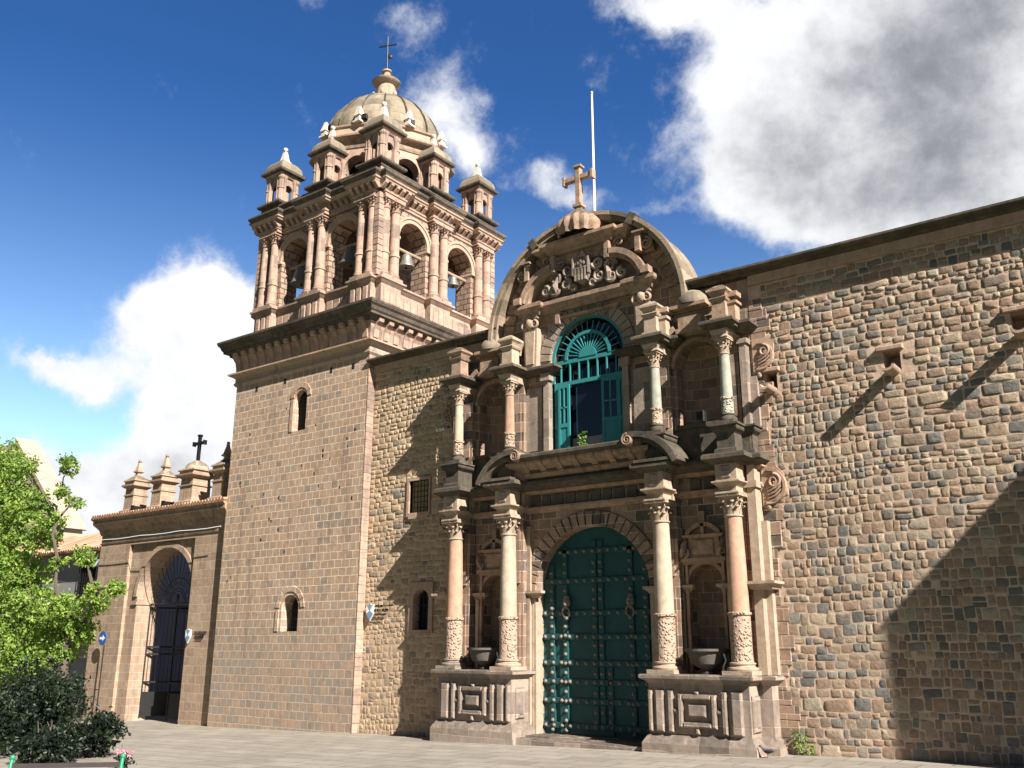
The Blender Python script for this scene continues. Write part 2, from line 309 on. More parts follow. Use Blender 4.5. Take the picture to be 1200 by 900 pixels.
# ------------------------------------------------------------------ mesh building
class MB:
    def __init__(s): s.v = []; s.f = []; s.m = []; s.cur = 0; s.tint = None
    def mat(s, i): s.cur = i; return s
    def mark(s): return len(s.v)
    def add(s, verts, faces):
        o = len(s.v); s.v += [tuple(map(float, p)) for p in verts]
        for f in faces: s.f.append(tuple(i+o for i in f)); s.m.append(s.cur)
        return s
    def xf(s, k, mat):
        for i in range(k, len(s.v)): s.v[i] = tuple(mat @ Vector(s.v[i]))
        return s
    def mir(s, k=0, fk=0):
        for i in range(k, len(s.v)): s.v[i] = (-s.v[i][0],) + s.v[i][1:]
        for i in range(fk, len(s.f)): s.f[i] = s.f[i][::-1]
        return s
    def box(s, x0, x1, y0, y1, z0, z1, b=0):
        if b <= 0:
            return s.add([(x0, y0, z0), (x1, y0, z0), (x1, y1, z0), (x0, y1, z0), (x0, y0, z1), (x1, y0, z1), (x1, y1, z1), (x0, y1, z1)],
                  [(3, 2, 1, 0), (4, 5, 6, 7), (0, 1, 5, 4), (1, 2, 6, 5), (2, 3, 7, 6), (3, 0, 4, 7)])
        # front-chamfered box (towards -y), good for raised panels and ashlar blocks
        return s.add([(x0, y1, z0), (x1, y1, z0), (x1, y1, z1), (x0, y1, z1), (x0, y0+b, z0), (x1, y0+b, z0), (x1, y0+b, z1), (x0, y0+b, z1),
                      (x0+b, y0, z0+b), (x1-b, y0, z0+b), (x1-b, y0, z1-b), (x0+b, y0, z1-b)],
                     [(0, 4, 5, 1)[::-1], (1, 5, 6, 2)[::-1], (2, 6, 7, 3)[::-1], (3, 7, 4, 0)[::-1], (4, 8, 9, 5)[::-1], (5, 9, 10, 6)[::-1], (6, 10, 11, 7)[::-1], (7, 11, 8, 4)[::-1], (8, 11, 10, 9)[::-1], (0, 1, 2, 3)[::-1]])
    def prism(s, poly, a, b, axis='y'):
        n = len(poly)
        P = {'y': lambda p, t: (p[0], t, p[1]), 'x': lambda p, t: (t, p[0], p[1]), 'z': lambda p, t: (p[0], p[1], t)}[axis]
        return s.add([P(p, a) for p in poly] + [P(p, b) for p in poly],
                     [tuple(range(n)), tuple(range(2*n-1, n-1, -1))] + [(i, n+i, n+(i+1) % n, (i+1) % n) for i in range(n)])
    def lathe(s, prof, cx=0, cy=0, n=24, ph=0, cap=True, z0=0):
        V = []; F = []
        for r, z in prof:
            V += [(cx+r*math.cos(ph+2*PI*i/n), cy+r*math.sin(ph+2*PI*i/n), z+z0) for i in range(n)]
        for j in range(len(prof)-1):
            F += [(j*n+i, j*n+(i+1) % n, (j+1)*n+(i+1) % n, (j+1)*n+i) for i in range(n)]
        if cap: F += [tuple(range(n-1, -1, -1)), tuple(range((len(prof)-1)*n, len(prof)*n))]
        return s.add(V, F)
    def sq(s, prof, cx=0, cy=0, z0=0): return s.lathe([(r*math.sqrt(2), z) for r, z in prof], cx, cy, 4, PI/4, True, z0)
    def sweep(s, path, prof, closed=False):
        n = len(path); k = len(prof); V = []; F = []
        for i in range(n):
            def d(a, b):
                x, y = path[b][0]-path[a][0], path[b][1]-path[a][1]; l = math.hypot(x, y) or 1; return (y/l, -x/l)
            if closed: n1, n2 = d((i-1) % n, i), d(i, (i+1) % n)
            else:
                n1 = d(i-1, i) if i else None; n2 = d(i, i+1) if i < n-1 else None
                n1 = n1 or n2; n2 = n2 or n1
            q = 1 + n1[0]*n2[0] + n1[1]*n2[1]; q = max(q, .2)
            mx, my = (n1[0]+n2[0])/q, (n1[1]+n2[1])/q
            V += [(path[i][0]+mx*o, path[i][1]+my*o, z) for o, z in prof]
        for i in range(n if closed else n-1):
            j = (i+1) % n
            F += [(i*k+a, j*k+a, j*k+(a+1) % k, i*k+(a+1) % k) for a in range(k)]
        if not closed: F += [tuple(range(k)), tuple(range(n*k-1, (n-1)*k-1, -1))]
        return s.add(V, F)
    def tube(s, pts, r, n=6):
        pts = [Vector(p) for p in pts]; V = []; F = []; rr = r if hasattr(r, '__len__') else [r]*len(pts)
        t0 = (pts[1]-pts[0]).normalized(); a = t0.cross(Vector((0, 0, 1)))
        if a.length < .1: a = t0.cross(Vector((0, 1, 0)))
        a.normalize()
        for i, p in enumerate(pts):
            t = (pts[min(i+1, len(pts)-1)]-pts[max(i-1, 0)]).normalized()
            a = (a - t*a.dot(t)).normalized(); b = t.cross(a)
            V += [p + (a*math.cos(2*PI*j/n)+b*math.sin(2*PI*j/n))*rr[i] for j in range(n)]
        for i in range(len(pts)-1): F += [(i*n+j, i*n+(j+1) % n, (i+1)*n+(j+1) % n, (i+1)*n+j) for j in range(n)]
        F += [tuple(range(n-1, -1, -1)), tuple(range((len(pts)-1)*n, len(pts)*n))]
        return s.add(V, F)
    def arch(s, x0, x1, z0, z1, cx, hw, sp, y0, y1, sill=None, rz=None, n=20):
        """slab x0..x1, z0..z1 pierced by a round-headed opening; front y0, back y1"""
        rz = rz or hw
        A = [(cx-hw*math.cos(PI*i/n), sp+rz*math.sin(PI*i/n)) for i in range(n+1)]
        fs = [[(x0, z0), (cx-hw, z0), (cx-hw, sp), (cx-hw, z1), (x0, z1)], [(cx+hw, z0), (x1, z0), (x1, z1), (cx+hw, z1), (cx+hw, sp)]]
        for i in range(n): fs.append([A[i], A[i+1], (A[i+1][0], z1), (A[i][0], z1)])
        if sill is not None: fs.append([(cx-hw, z0), (cx+hw, z0), (cx+hw, sill), (cx-hw, sill)])
        for f in fs:
            k = len(f)
            s.add([(p[0], y0, p[1]) for p in f], [tuple(range(k))]); s.add([(p[0], y1, p[1]) for p in f], [tuple(range(k-1, -1, -1))])
        zb = z0 if sill is None else sill
        O = [(cx-hw, zb)] + A + [(cx+hw, zb)]
        if sill is not None: O.append((cx-hw, zb))
        for a, b in zip(O, O[1:]): s.add([(a[0], y0, a[1]), (a[0], y1, a[1]), (b[0], y1, b[1]), (b[0], y0, b[1])], [(0, 1, 2, 3)])
        Q = [(x0, z0), (x0, z1), (x1, z1), (x1, z0)]
        for a, b in zip(Q, Q[1:]): s.add([(a[0], y0, a[1]), (b[0], y0, b[1]), (b[0], y1, b[1]), (a[0], y1, a[1])], [(0, 1, 2, 3)])
        return s
    def band(s, cx, cz, r0, r1, a0, a1, n, y0, y1, gap=0, b=0, rz=1):
        """ring of wedge blocks in the xz plane (degrees); gap = joint in degrees, b = chamfer"""
        st = (a1-a0)/n
        for i in range(n):
            p, q = R(a0+i*st+gap/2), R(a0+(i+1)*st-gap/2)
            P = lambda r, a: (cx+r*math.cos(a), cz+r*rz*math.sin(a))
            if b:
                db = b/r1
                o = [P(r0, p), P(r1, p), P(r1, q), P(r0, q)]; t = [P(r0+b, p+db), P(r1-b, p+db), P(r1-b, q-db), P(r0+b, q-db)]
                s.add([(x, y1, z) for x, z in o]+[(x, y0+b, z) for x, z in o]+[(x, y0, z) for x, z in t],
                      [(i2, (i2+1) % 4, 4+(i2+1) % 4, 4+i2) for i2 in range(4)]+[(4+i2, 4+(i2+1) % 4, 8+(i2+1) % 4, 8+i2) for i2 in range(4)]+[(8, 9, 10, 11)])
            else: s.prism([P(r0, p), P(r1, p), P(r1, q), P(r0, q)], y0, y1)
        return s
    def spiral(s, cx, cz, r, turns, y, th, ph=0, d=1, n=40):
        pts = []
        for i in range(n+1):
            t = i/n; a = ph+d*2*PI*turns*t; rr = r*(1-.85*t); pts.append((cx+rr*math.cos(a), y, cz+rr*math.sin(a)))
        return s.tube(pts, [th*(1-.5*i/n) for i in range(n+1)], 6)
    def sph(s, cx, cy, cz, rx, ry=None, rz=None, n=10, m=6):
        ry = ry or rx; rz = rz or rx; V = []; F = []
        for j in range(m+1):
            t = PI*j/m; V += [(cx+rx*math.sin(t)*math.cos(2*PI*i/n), cy+ry*math.sin(t)*math.sin(2*PI*i/n), cz-rz*math.cos(t)) for i in range(n)]
        for j in range(m): F += [(j*n+i, j*n+(i+1) % n, (j+1)*n+(i+1) % n, (j+1)*n+i) for i in range(n)]
        return s.add(V, F)
    def build(s, name, mats, parent=None, smooth=35, loc=None):
        me = bpy.data.meshes.new(name); me.from_pydata(s.v, [], s.f); me.validate(clean_customdata=False)
        for m in (mats if isinstance(mats, (list, tuple)) else [mats]): me.materials.append(m)
        if len(me.polygons) == len(s.m): me.polygons.foreach_set('material_index', s.m)
        if smooth:
            me.polygons.foreach_set('use_smooth', [True]*len(me.polygons)); me.set_sharp_from_angle(angle=R(smooth))
        if s.tint is not None:
            a = me.attributes.new('tint', 'FLOAT', 'POINT'); a.data.foreach_set('value', np.asarray(s.tint, np.float32))
        o = bpy.data.objects.new(name, me); C.objects.link(o)
        if parent: o.parent = parent
        if loc: o.location = loc
        return o
def tag(o, label=None, cat=None, group=None, kind=None):
    for k, v in (('label', label), ('category', cat), ('group', group), ('kind', kind)):
        if v: o[k] = v
    return o
def thing(name, label, cat, group=None):
    o = bpy.data.objects.new(name, None); C.objects.link(o); o.empty_display_size = .3
    return tag(o, label, cat, group)
def copy_tree(o, parent=None):
    c = o.copy(); C.objects.link(c); c.parent = parent
    for ch in [x for x in bpy.data.objects if x.parent == o]: copy_tree(ch, c)
    return c
def breaks(x0, x1, y, outs):
    """plan path along +x at y with break-outs (a, b, depth towards -y)"""
    p = [(x0, y)]
    for a, b, d in outs:
        if a <= x0+1e-6: p = [(x0, y-d)]
        else: p += [(a, y), (a, y-d)]
        p += [(b, y-d)]
        if b < x1-1e-6: p += [(b, y)]
    if p[-1][0] < x1-1e-6: p.append((x1, y))
    return p
def inst(name, mb, mat, parent, mats4, smooth=0):
    first = True
    for M4 in mats4:
        if first: o = mb.build(name, mat, parent, smooth); first = False; me = o.data
        else: o = bpy.data.objects.new(name, me); C.objects.link(o); o.parent = parent
        o.matrix_local = M4
def ground_z(x):
    return .021*(min(max(x, -35), 16)-5.5)

# ------------------------------------------------------------------ ground
g = MB()
xs = [-3000, -35, 16, 3000]; ys = [-3000, -60, 40, 3000]
g.add([(x, y, ground_z(x)) for y in ys for x in xs], [(j*4+i, j*4+i+1, j*4+5+i, j*4+4+i) for j in range(3) for i in range(3)])
tag(g.build('paved_ground', M_PAVE, smooth=0), kind='structure')
g = MB(); g.add([(x, y, ground_z(x)+.006) for x, y in ((-35, -60), (16, -60), (16, -3.4), (6.2, -3.4), (1.8, -7.0), (-6, -13.4), (-35, -14.5))], [tuple(range(7))])
tag(g.build('unseen_dark_lawn', M_LAWN, smooth=0), kind='structure')  # unseen lawn, added and shaped to cut light bounced onto the facade
g = MB()
for a, b, c, d in ((-3000, 3000, -3000, -60), (16, 3000, -60, 40), (-3000, -35, -60, 40)):
    g.add([(x, y, ground_z(x)+.005) for y in (c, d) for x in (a, b)], [(0, 1, 3, 2)])
tag(g.build('unseen_dark_ground', M_DARKGROUND, smooth=0), kind='structure')  # unseen dark ground added around the paving to lower bounced light

# ------------------------------------------------------------------ rubble walls
def rubble(mb, x0, x1, z0, z1, y, holes, hr, wr, depth, axis=0):
    """courses of bulging field stones in front of the plane y (towards -y)"""
    uu = np.array([-1, -.95, -.66, -.22, .22, .66, .95, 1]); N = len(uu); U, Vv = np.meshgrid(uu, uu)
    tints = []; z = z0; ci = 0
    ph = RNG.uniform(0, 6.28, 6)
    def wav(xx): return .05*np.sin(xx*.55+ph[0])+.035*np.sin(xx*1.3+ph[1])
    while z < z1-.05:
        h = RNG.uniform(*hr)*(.8 if RNG.random() < .25 else 1); h = min(h, z1-z+.02)
        x = x0 + (RNG.uniform(-.12, .0) if ci % 2 else 0)
        while x < x1-.04:
            w = RNG.uniform(*wr)*(h/np.mean(hr))**.5*(1+.25*math.sin(x*.7+z*.4+ph[2]))
            q_ = RNG.random(); w *= 1.6 if q_ < .08 else (.62 if q_ > .88 else 1)
            if x+w > x1-.12: w = x1-x
            xa = max(x, x0); cxm = (xa+x+w)/2; hw = (x+w-xa)/2
            zo = wav(cxm)*min(1, (z-z0)/.6)*min(1, max(0, (z1-z-h)/.6))
            zo += RNG.normal(0, .016); parts = [(z+zo, h)]
            if h > np.mean(hr)*1.05 and RNG.random() < .12: f = RNG.uniform(.4, .6); parts = [(z+zo, h*f), (z+zo+h*f, h*(1-f))]
            for zz, hh in parts:
                czm = zz+hh/2
                if hw > .05 and not any(a-.03 < cxm+hw-.03 and cxm-hw+.03 < b+.03 and c-.03 < czm+hh/2-.03 and czm-hh/2+.03 < d+.03 for a, b, c, d in holes):
                    gp = RNG.uniform(.003, .018); sx, sz = max(hw-gp, .03), max(hh/2-gp*.9, .03)
                    k = RNG.uniform(.02, .22); jit = RNG.uniform(-.12, .12, 4)
                    X = U*np.sqrt(1-k*Vv**2/1.4)*(1+jit[0]*Vv*.5); Z = Vv*np.sqrt(1-k*U**2/1.4)*(1+jit[1]*U*.6)
                    dd = depth*RNG.uniform(.55, 1.3)*(.75+.5*min(1, max(0, (czm-3)/8)))
                    D = dd*((1-np.abs(U)**RNG.uniform(3, 7))*(1-np.abs(Vv)**RNG.uniform(3, 7)))**.6
                    D += (RNG.normal(0, .17, U.shape)*dd)*(np.abs(U) < .9)*(np.abs(Vv) < .9) + dd*(.22*jit[2]*8*U*.2+.3*jit[3]*6*Vv*.2)*(np.abs(U) < .95)*(np.abs(Vv) < .95)
                    D[(np.abs(U) > .99) | (np.abs(Vv) > .99)] = -.02; D -= .002
                    rot = RNG.normal(0, .05)
                    xx = X*sx; zl = Z*sz
                    px = cxm+xx-zl*rot; pz = czm+zl+xx*rot
                    o = len(mb.v)
                    mb.v += list(map(tuple, np.stack([px.ravel(), (y-D).ravel(), pz.ravel()], 1).tolist()))
                    for a in range(N-1):
                        for b in range(N-1): mb.f.append((o+a*N+b, o+a*N+b+1, o+(a+1)*N+b+1, o+(a+1)*N+b)); mb.m.append(mb.cur)
                    tints += [float(RNG.random())]*(N*N)
            x += w
        z += h; ci += 1
    mb.tint = (mb.tint or []) + tints
def holed(mb, x0, x1, z0, z1, y, holes, depth):
    xs = sorted({x0, x1, *[h[0] for h in holes], *[h[1] for h in holes]}); zs = sorted({z0, z1, *[h[2] for h in holes], *[h[3] for h in holes]})
    for a, b in zip(xs, xs[1:]):
        for c, d in zip(zs, zs[1:]):
            if any(h[0] <= a and b <= h[1] and h[2] <= c and d <= h[3] for h in holes): continue
            mb.add([(a, y, c), (b, y, c), (b, y, d), (a, y, d)], [(0, 1, 2, 3)])
    for a, b, c, d in holes:
        y2 = y+depth
        mb.add([(a, y, c), (b, y, c), (b, y, d), (a, y, d), (a, y2, c), (b, y2, c), (b, y2, d), (a, y2, d)], [(0, 4, 5, 1), (1, 5, 6, 2), (2, 6, 7, 3), (3, 7, 4, 0), (4, 7, 6, 5)])

nave = thing('church_nave', 'long rough rubble church wall under a dark stone coping, beside the carved portal', 'church')
SP = [(5.52, 5.84, 9.08, 9.56), (8.58, 8.98, 9.05, 9.58), (11.48, 11.9, 9.42, 9.98)]
HL = [(-7.3, -6.4, 6.82, 7.92), (-7.0, -6.22, 2.98, 4.3), (-5.7, -5.46, 9.58, 9.92)]
mb = MB(); holed(mb, 5.2, 18.4, -1, 12.14, .03, SP, .7); mb.build('mortar_bed', M_MORT, nave, 0)
mb = MB(); holed(mb, -9.3, -5.2, -1, 12.14, .03, HL, .6); mb.build('mortar_bed', M_MORT, nave, 0)
mb = MB(); rubble(mb, 5.56, 18.3, -.35, 12.12, .03, SP, (.15, .31), (.17, .36), .022); mb.build('rubble_masonry', M_RUB, nave, 60)
mb = MB(); rubble(mb, -9.26, -5.22, -.7, 12.12, .03, HL, (.15, .25), (.17, .34), .022); mb.build('rubble_masonry', M_RUBL, nave, 60)
# dressed stones beside the portal, flush with the rubble
mb = MB(); z = -.4; i = 0
while z < 11.7:
    h = RNG.uniform(.26, .42); mb.box(5.2, 5.5+RNG.uniform(-.05, .32), -.012, .1, z+.006, min(z+h, 11.72)-.006, .012); z += h; i += 1
mb.build('quoin', M_PORTAL, nave, 0)
mb = MB(); mb.box(-9.3, 18.4, .75, 14, -1, 12.4); mb.build('nave_body', M_MORT, nave, 0)
for a, b, y in ((-9.25, -5.25, -.06), (5.25, 18.4, -.06), (-5.25, -3.2, .1), (3.2, 5.25, .1)): mb = MB(); mb.box(a, b, y, .75, 12.12 if y < 0 else 11.6, 12.43); mb.build('wall_head', M_QUOIN, nave, 0)
mb = MB()
for a, b in ((-9.3, -3.3), (3.3, 18.4)): mb.sweep([(a, -.06), (b, -.06)], [(-2.5, 12.41), (.06, 12.41), (.1, 12.47), (.33, 12.5), (.36, 12.53), (.36, 12.59), (.1, 12.64), (-2.5, 12.9)])
mb.build('coping', M_DARK, nave, 0)
for a, b, c, d in SP:
    m_ = MB(); cx = (a+b)/2; w = (b-a)/2-.02
    arc = [(cx-w*math.cos(PI*i/8), c+.02-.15*math.sin(PI*i/8)) for i in range(9)]; inn = [(cx-(w-.06)*math.cos(PI*i/8), c+.03-.095*math.sin(PI*i/8)) for i in range(9)]
    m_.prism(arc+inn[::-1], -.58, .4); m_.build('drain_spout', M_TRIML, nave, 40)
    m_ = MB(); m_.box(a-.14, b+.1, -.1, .06, d+.0, d+.12, .02); m_.build('spout_lintel', M_RUB0, nave, 0)
# small barred windows of the left bay
mb = MB(); a, b, c, d = HL[0]
w_ = mb.box(a-.1, a, -.04, .3, c-.12, d+.1).box(b, b+.06, -.04, .3, c-.12, d+.1).box(a, b, -.05, .3, c-.2, c).box(a, b, -.045, .3, d, d+.1).build('window', M_QUOIN, nave, 0)
mb = MB()
for i in range(1, 6): mb.tube([(a+(b-a)*i/6, .08, c), (a+(b-a)*i/6, .08, d)], .014)
for i in range(1, 6): mb.tube([(a, .07, c+(d-c)*i/6), (b, .07, c+(d-c)*i/6)], .014)
mb.build('bars', M_IRON, w_)
mb = MB(); mb.box(a, b, .15, .19, c, d); mb.build('shutter', plain('ochre_shutter', (.34, .26, .13), .8, 0, .4), w_, 0)
a, b, c, d = HL[1]; mb = MB(); mb.arch(a-.14, b+.12, c-.1, d+.2, (a+b)/2, .34, d-.36, -.05, .3, sill=c); w_ = mb.build('window', M_QUOIN, nave, 0)
mb = MB()
for i in range(1, 5): mb.tube([(a+(b-a)*i/5, .18, c), (a+(b-a)*i/5, .18, d)], .014)
for i in range(1, 5): mb.tube([(a, .17, c+(d-c)*i/5), (b, .17, c+(d-c)*i/5)], .014)
mb.build('bars', M_IRON, w_); mb = MB(); mb.box(a, b, .32, .36, c, d); mb.build('pane', M_GLASS, w_, 0)
mb = MB()
for x in (-5.72, -5.85, -6.0): mb.tube([(x, .03, 9.55), (x, -.16, 9.53)], .045, 8)
mb.build('drain_pipe', M_WHITEP, nave)

# ------------------------------------------------------------------ portal
portal = thing('stone_portal', 'carved two storey brown stone portal with paired columns around green door', 'portal')
DC, DW, DS = -.08, 1.92, 3.97
WC, WW, WS = -.08, 1.33, 11.12
def wall_side(s, z0, z1, nc, nh, ns, sill):
    m = MB(); m.arch(2.75, 4.45, z0, z1, nc, nh, ns, 0, .42, sill=sill)
    m.box(4.45, 5.22, 0, .42, z0, z1); return m
mb = MB(); mb.arch(-2.75, 2.75, -.6, 7.3, DC, DW, DS, 0, .6, n=32)
for s in (1, -1):
    k = mb.mark(); fk = len(mb.f)
    mb.arch(2.75, 4.45, -.6, 7.3, 3.52, .5, 4.1, 0, .42, sill=1.9); mb.box(4.45, 5.22, 0, .42, -.6, 7.3)
    if s < 0: mb.mir(k, fk)
mb.build('lower_wall', M_PORTAL, portal, 30)
mb = MB(); mb.arch(-2.75, 2.75, 7.3, 12.62, WC, WW, WS, 0, .5, sill=8.2, n=32)
for s in (1, -1):
    k = mb.mark(); fk = len(mb.f)
    mb.arch(2.75, 4.45, 7.3, 11.7, 3.6, .68, 10.15, 0, .42, sill=8.42); mb.box(4.45, 5.22, 0, .42, 7.3, 11.7)
    if s < 0: mb.mir(k, fk)
mb.build('upper_wall', M_PORTAL, portal, 30)
for s in (1, -1):        # curved niche backs, two storeys
    for nc, nh, sp, z0 in ((3.52, .5, 4.1, 1.9), (3.6, .68, 10.15, 8.42)):
        m = MB(); n = 12; V = []
        zs = [z0, (z0+sp)/2, sp]; rows = [[(nc-nh*math.cos(PI*i/n), .4+.0+.42*math.sin(PI*i/n)*.6-.0, z) for i in range(n+1)] for z in zs]
        for j in range(1, 6):
            t = j/6*PI/2; rows.append([(nc-nh*math.cos(t)*math.cos(PI*i/n), .4+.25*math.cos(t)*math.sin(PI*i/n), sp+nh*math.sin(t)) for i in range(n+1)])
        rows.append([(nc, .4, sp+nh)]*(n+1))
        for r_ in rows: V += r_
        m.add(V, [(j*(n+1)+i, j*(n+1)+i+1, (j+1)*(n+1)+i+1, (j+1)*(n+1)+i) for j in range(len(rows)-1) for i in range(n)])
        m.add([(nc-nh, .0, z0), (nc+nh, .0, z0), (nc+nh, .7, z0), (nc-nh, .7, z0)], [(0, 1, 2, 3)])
        if s < 0: m.mir()
        m.build('niche', M_NICHE, portal, 40)
# gable arch
mb = MB(); n = 28
a0 = math.asin(.52/3.3)
poly = [(3.3*math.cos(a0+(PI-2*a0)*i/n), 12.1+3.3*math.sin(a0+(PI-2*a0)*i/n)) for i in range(n+1)]
mb.prism(poly, .0, .55)
for s in (1, -1): mb.box(s*3.03-.27, s*3.03+.27, 0, .55, 11.7, 12.62)
mb.build('tympanum', M_PORTAL, portal, 30)
mb = MB(); mb.band(0, 12.1, 3.3, 3.5, -2, 182, 36, -.42, .95); mb.band(0, 12.1, 3.44, 3.57, -1, 181, 36, -.5, -.2); mb.build('gable_rim', M_RIM, portal, 25)
mb = MB(); mb.band(0, 12.1, 2.86, 3.29, 4, 176, 25, -.05, .05, gap=.8, b=.012); mb.build('gable_voussoirs', M_TRIM, portal, 0)
for a in (55, 118): mb = MB(); mb.band(0, 12.1, 3.28, 3.64, a, a+4, 1, -.53, 1.0); mb.build('gable_drain', M_DARK, portal, 0)

# pedestals
PEDP = [(-.12, -.7), (.16, -.7), (.16, .16), (.13, .21), (.03, .36), (0, .4), (0, 1.58), (.03, 1.6), (.06, 1.65), (.15, 1.69), (.18, 1.71), (.19, 1.78), (.15, 1.81), (-.12, 1.81)]
def pedestal(s):
    m = MB(); m.sweep([(2.2, 0), (2.2, -1.0), (4.92, -1.0), (4.92, -.42), (5.26, -.42), (5.26, .02)], PEDP)
    m.box(2.25, 4.86, -.93, .35, 1.75, 1.815); m.box(4.85, 5.2, -.4, .35, 1.75, 1.814)
    if s < 0: m.mir()
    p = m.build('pedestal', [M_PED, M_DARK], portal, 20)
    m = MB(); y0, y1 = -1.11, -.98
    for a, b in ((2.22, 2.33), (2.43, 2.65), (2.77, 2.91), (4.22, 4.35), (4.48, 4.74)): m.box(a, b, y0, y1, .44, 1.42, .03)
    m.box(2.91, 3.05, y0+.02, y1, .9, 1.0, .03); m.box(4.08, 4.22, y0+.02, y1, .9, 1.0, .03)
    for a, b, c, d in ((3.05, 3.18, .56, 1.35), (3.95, 4.08, .56, 1.35), (3.18, 3.95, .56, .69), (3.18, 3.95, 1.22, 1.35), (3.33, 3.8, .82, 1.1)): m.box(a, b, y0-.01, y1, c, d, .035)
    m.box(3.51, 3.61, y0, y1, .42, .56, .03); m.box(3.51, 3.61, y0, y1, 1.35, 1.42, .03)
    k = m.mark()          # end panel
    m.box(-.22, .22, -.06, .02, .5, 1.34, .03); m.box(-.12, .12, -.09, .0, .6, 1.24, .03)
    m.xf(k, Matrix.Translation((4.92, -.7, 0)) @ Matrix.Rotation(PI/2, 4, 'Z'))
    k = m.mark(); m.box(-.2, .2, -.06, .02, .5, 1.34, .03); m.box(-.11, .11, -.09, .0, .6, 1.24, .03)
    m.xf(k, Matrix.Translation((2.2, -.6, 0)) @ Matrix.Rotation(-PI/2, 4, 'Z'))
    if s < 0: m.mir()
    m.build('raised_panel', M_PED, p, 0)
for s in (1, -1): pedestal(s)

def capital(m, z, h, r):
    m.lathe([(r*1.0, z), (r*1.16, z+.02), (r*1.16, z+.05), (r*.98, z+.07), (r*1.0, z+h*.5), (r*1.25, z+h*.8), (r*1.4, z+h*.86)], n=20)
    for row, (zb, hh, n, off, out) in enumerate(((.07, .42, 8, 0, .5), (.2, .52, 8, PI/8, .62))):
        for i in range(n):
            a = off+2*PI*i/n; ca, sa = math.cos(a), math.sin(a); V = []
            P = [(1.02, 0, .3), (1.08, .45, .36), (1.2, .8, .3), (1.38+out*.25, .98, .22), (1.5+out*.3, .82, .12)]
            for rr, t, w in P:
                for q in (-1, 0, 1):
                    rad = r*rr - (abs(q)*.06*r); V.append((ca*rad - sa*q*w*r, sa*rad + ca*q*w*r, z+h*zb+h*hh*t))
            for rr, t, w in P:
                for q in (-1, 0, 1): V.append((ca*r*(rr-.12)-sa*q*w*r, sa*r*(rr-.12)+ca*q*w*r, z+h*zb+h*hh*t-.01))
            F = [(j*3+q, j*3+q+1, j*3+4+q, j*3+3+q) for j in range(4) for q in range(2)]
            F += [(15+j*3+3+q, 15+j*3+4+q, 15+j*3+q+1, 15+j*3+q) for j in range(4) for q in range(2)] + [(12, 13, 28, 27), (13, 14, 29, 28)]
            m.add(V, F)
    for i in range(4):
        a = PI/4+PI/2*i; k = m.mark(); m.spiral(0, 0, r*.42, 1.4, 0, r*.12, PI/2, 1, 22)
        m.xf(k, Matrix.Rotation(a, 4, 'Z') @ Matrix.Translation((r*1.5, 0, z+h*.78)))
    for i in range(4):
        a = PI/2*i; m.sph(r*1.38*math.cos(a), r*1.38*math.sin(a), z+h*.93, r*.2, n=8, m=5)
    m.sq([(r*1.3, z+h*.86), (r*1.52, z+h*.89), (r*1.52, z+h*.97), (r*1.45, z+h)])
def column(x, y, z0, zr, zs, zc, r, mats, dz=None):
    """z0 foot, zr ring, zs top of shaft, zc top of capital"""
    m = MB(); m.mat(0)
    m.lathe([(r*1.02, zr+.05), (r*1.0, zr+.3), (r*.97, zr+(zs-zr)*.5), (r*.86, zs-.02), (r*.86, zs)], n=28)
    m.mat(1); m.lathe([(r*1.12, z0+.3), (r*1.1, z0+.36), (r*1.05, z0+.5), (r*1.06, zr-.05), (r*1.06, zr-.04), (r*1.2, zr-.02), (r*1.22, zr+.03), (r*1.05, zr+.055)], n=28)
    o = m.build('column', [mats[0], mats[1]], portal, 30, (x, y, 0))
    m = MB(); e = .3
    m.sq([(r*1.55, z0), (r*1.55, z0+.1)]); m.lathe([(r*1.5, z0+.1), (r*1.56, z0+.14), (r*1.5, z0+.18), (r*1.25, z0+.2), (r*1.2, z0+.235), (r*1.32, z0+.26), (r*1.3, z0+.29), (r*1.12, z0+.305)], n=28)
    m.build('base', mats[2], o, 30)
    m = MB(); capital(m, zs, zc-zs, r*.86); m.build('capital', mats[3], o, 30)
    return o
LOW = {-4.65: (M_COLP, M_CARVE, M_PED, M_CAP), -2.57: (M_COLC, M_CARVE, M_CAP, M_CAP), 2.57: (M_COLC, M_CARVE, M_CAP, M_CAP), 4.65: (M_COLP, M_CARVE, M_CAP, M_CAP)}
for x, ms in LOW.items(): column(x, -.65, 1.815, 3.27, 5.68, 6.27, .25, ms)
UP = {-4.62: (M_COLC, M_CARVE, M_DARK, M_CAP), -2.55: (M_COLP, M_CARVE, M_DARK, M_CAP), 2.57: (M_COLG, M_CARVE, M_DARK, M_CAP), 4.68: (M_COLG, M_CARVG, M_DARK, M_CAP)}
for x, ms in UP.items(): column(x, -.65, 8.12, 8.83, 10.05, 10.52, .155, ms)

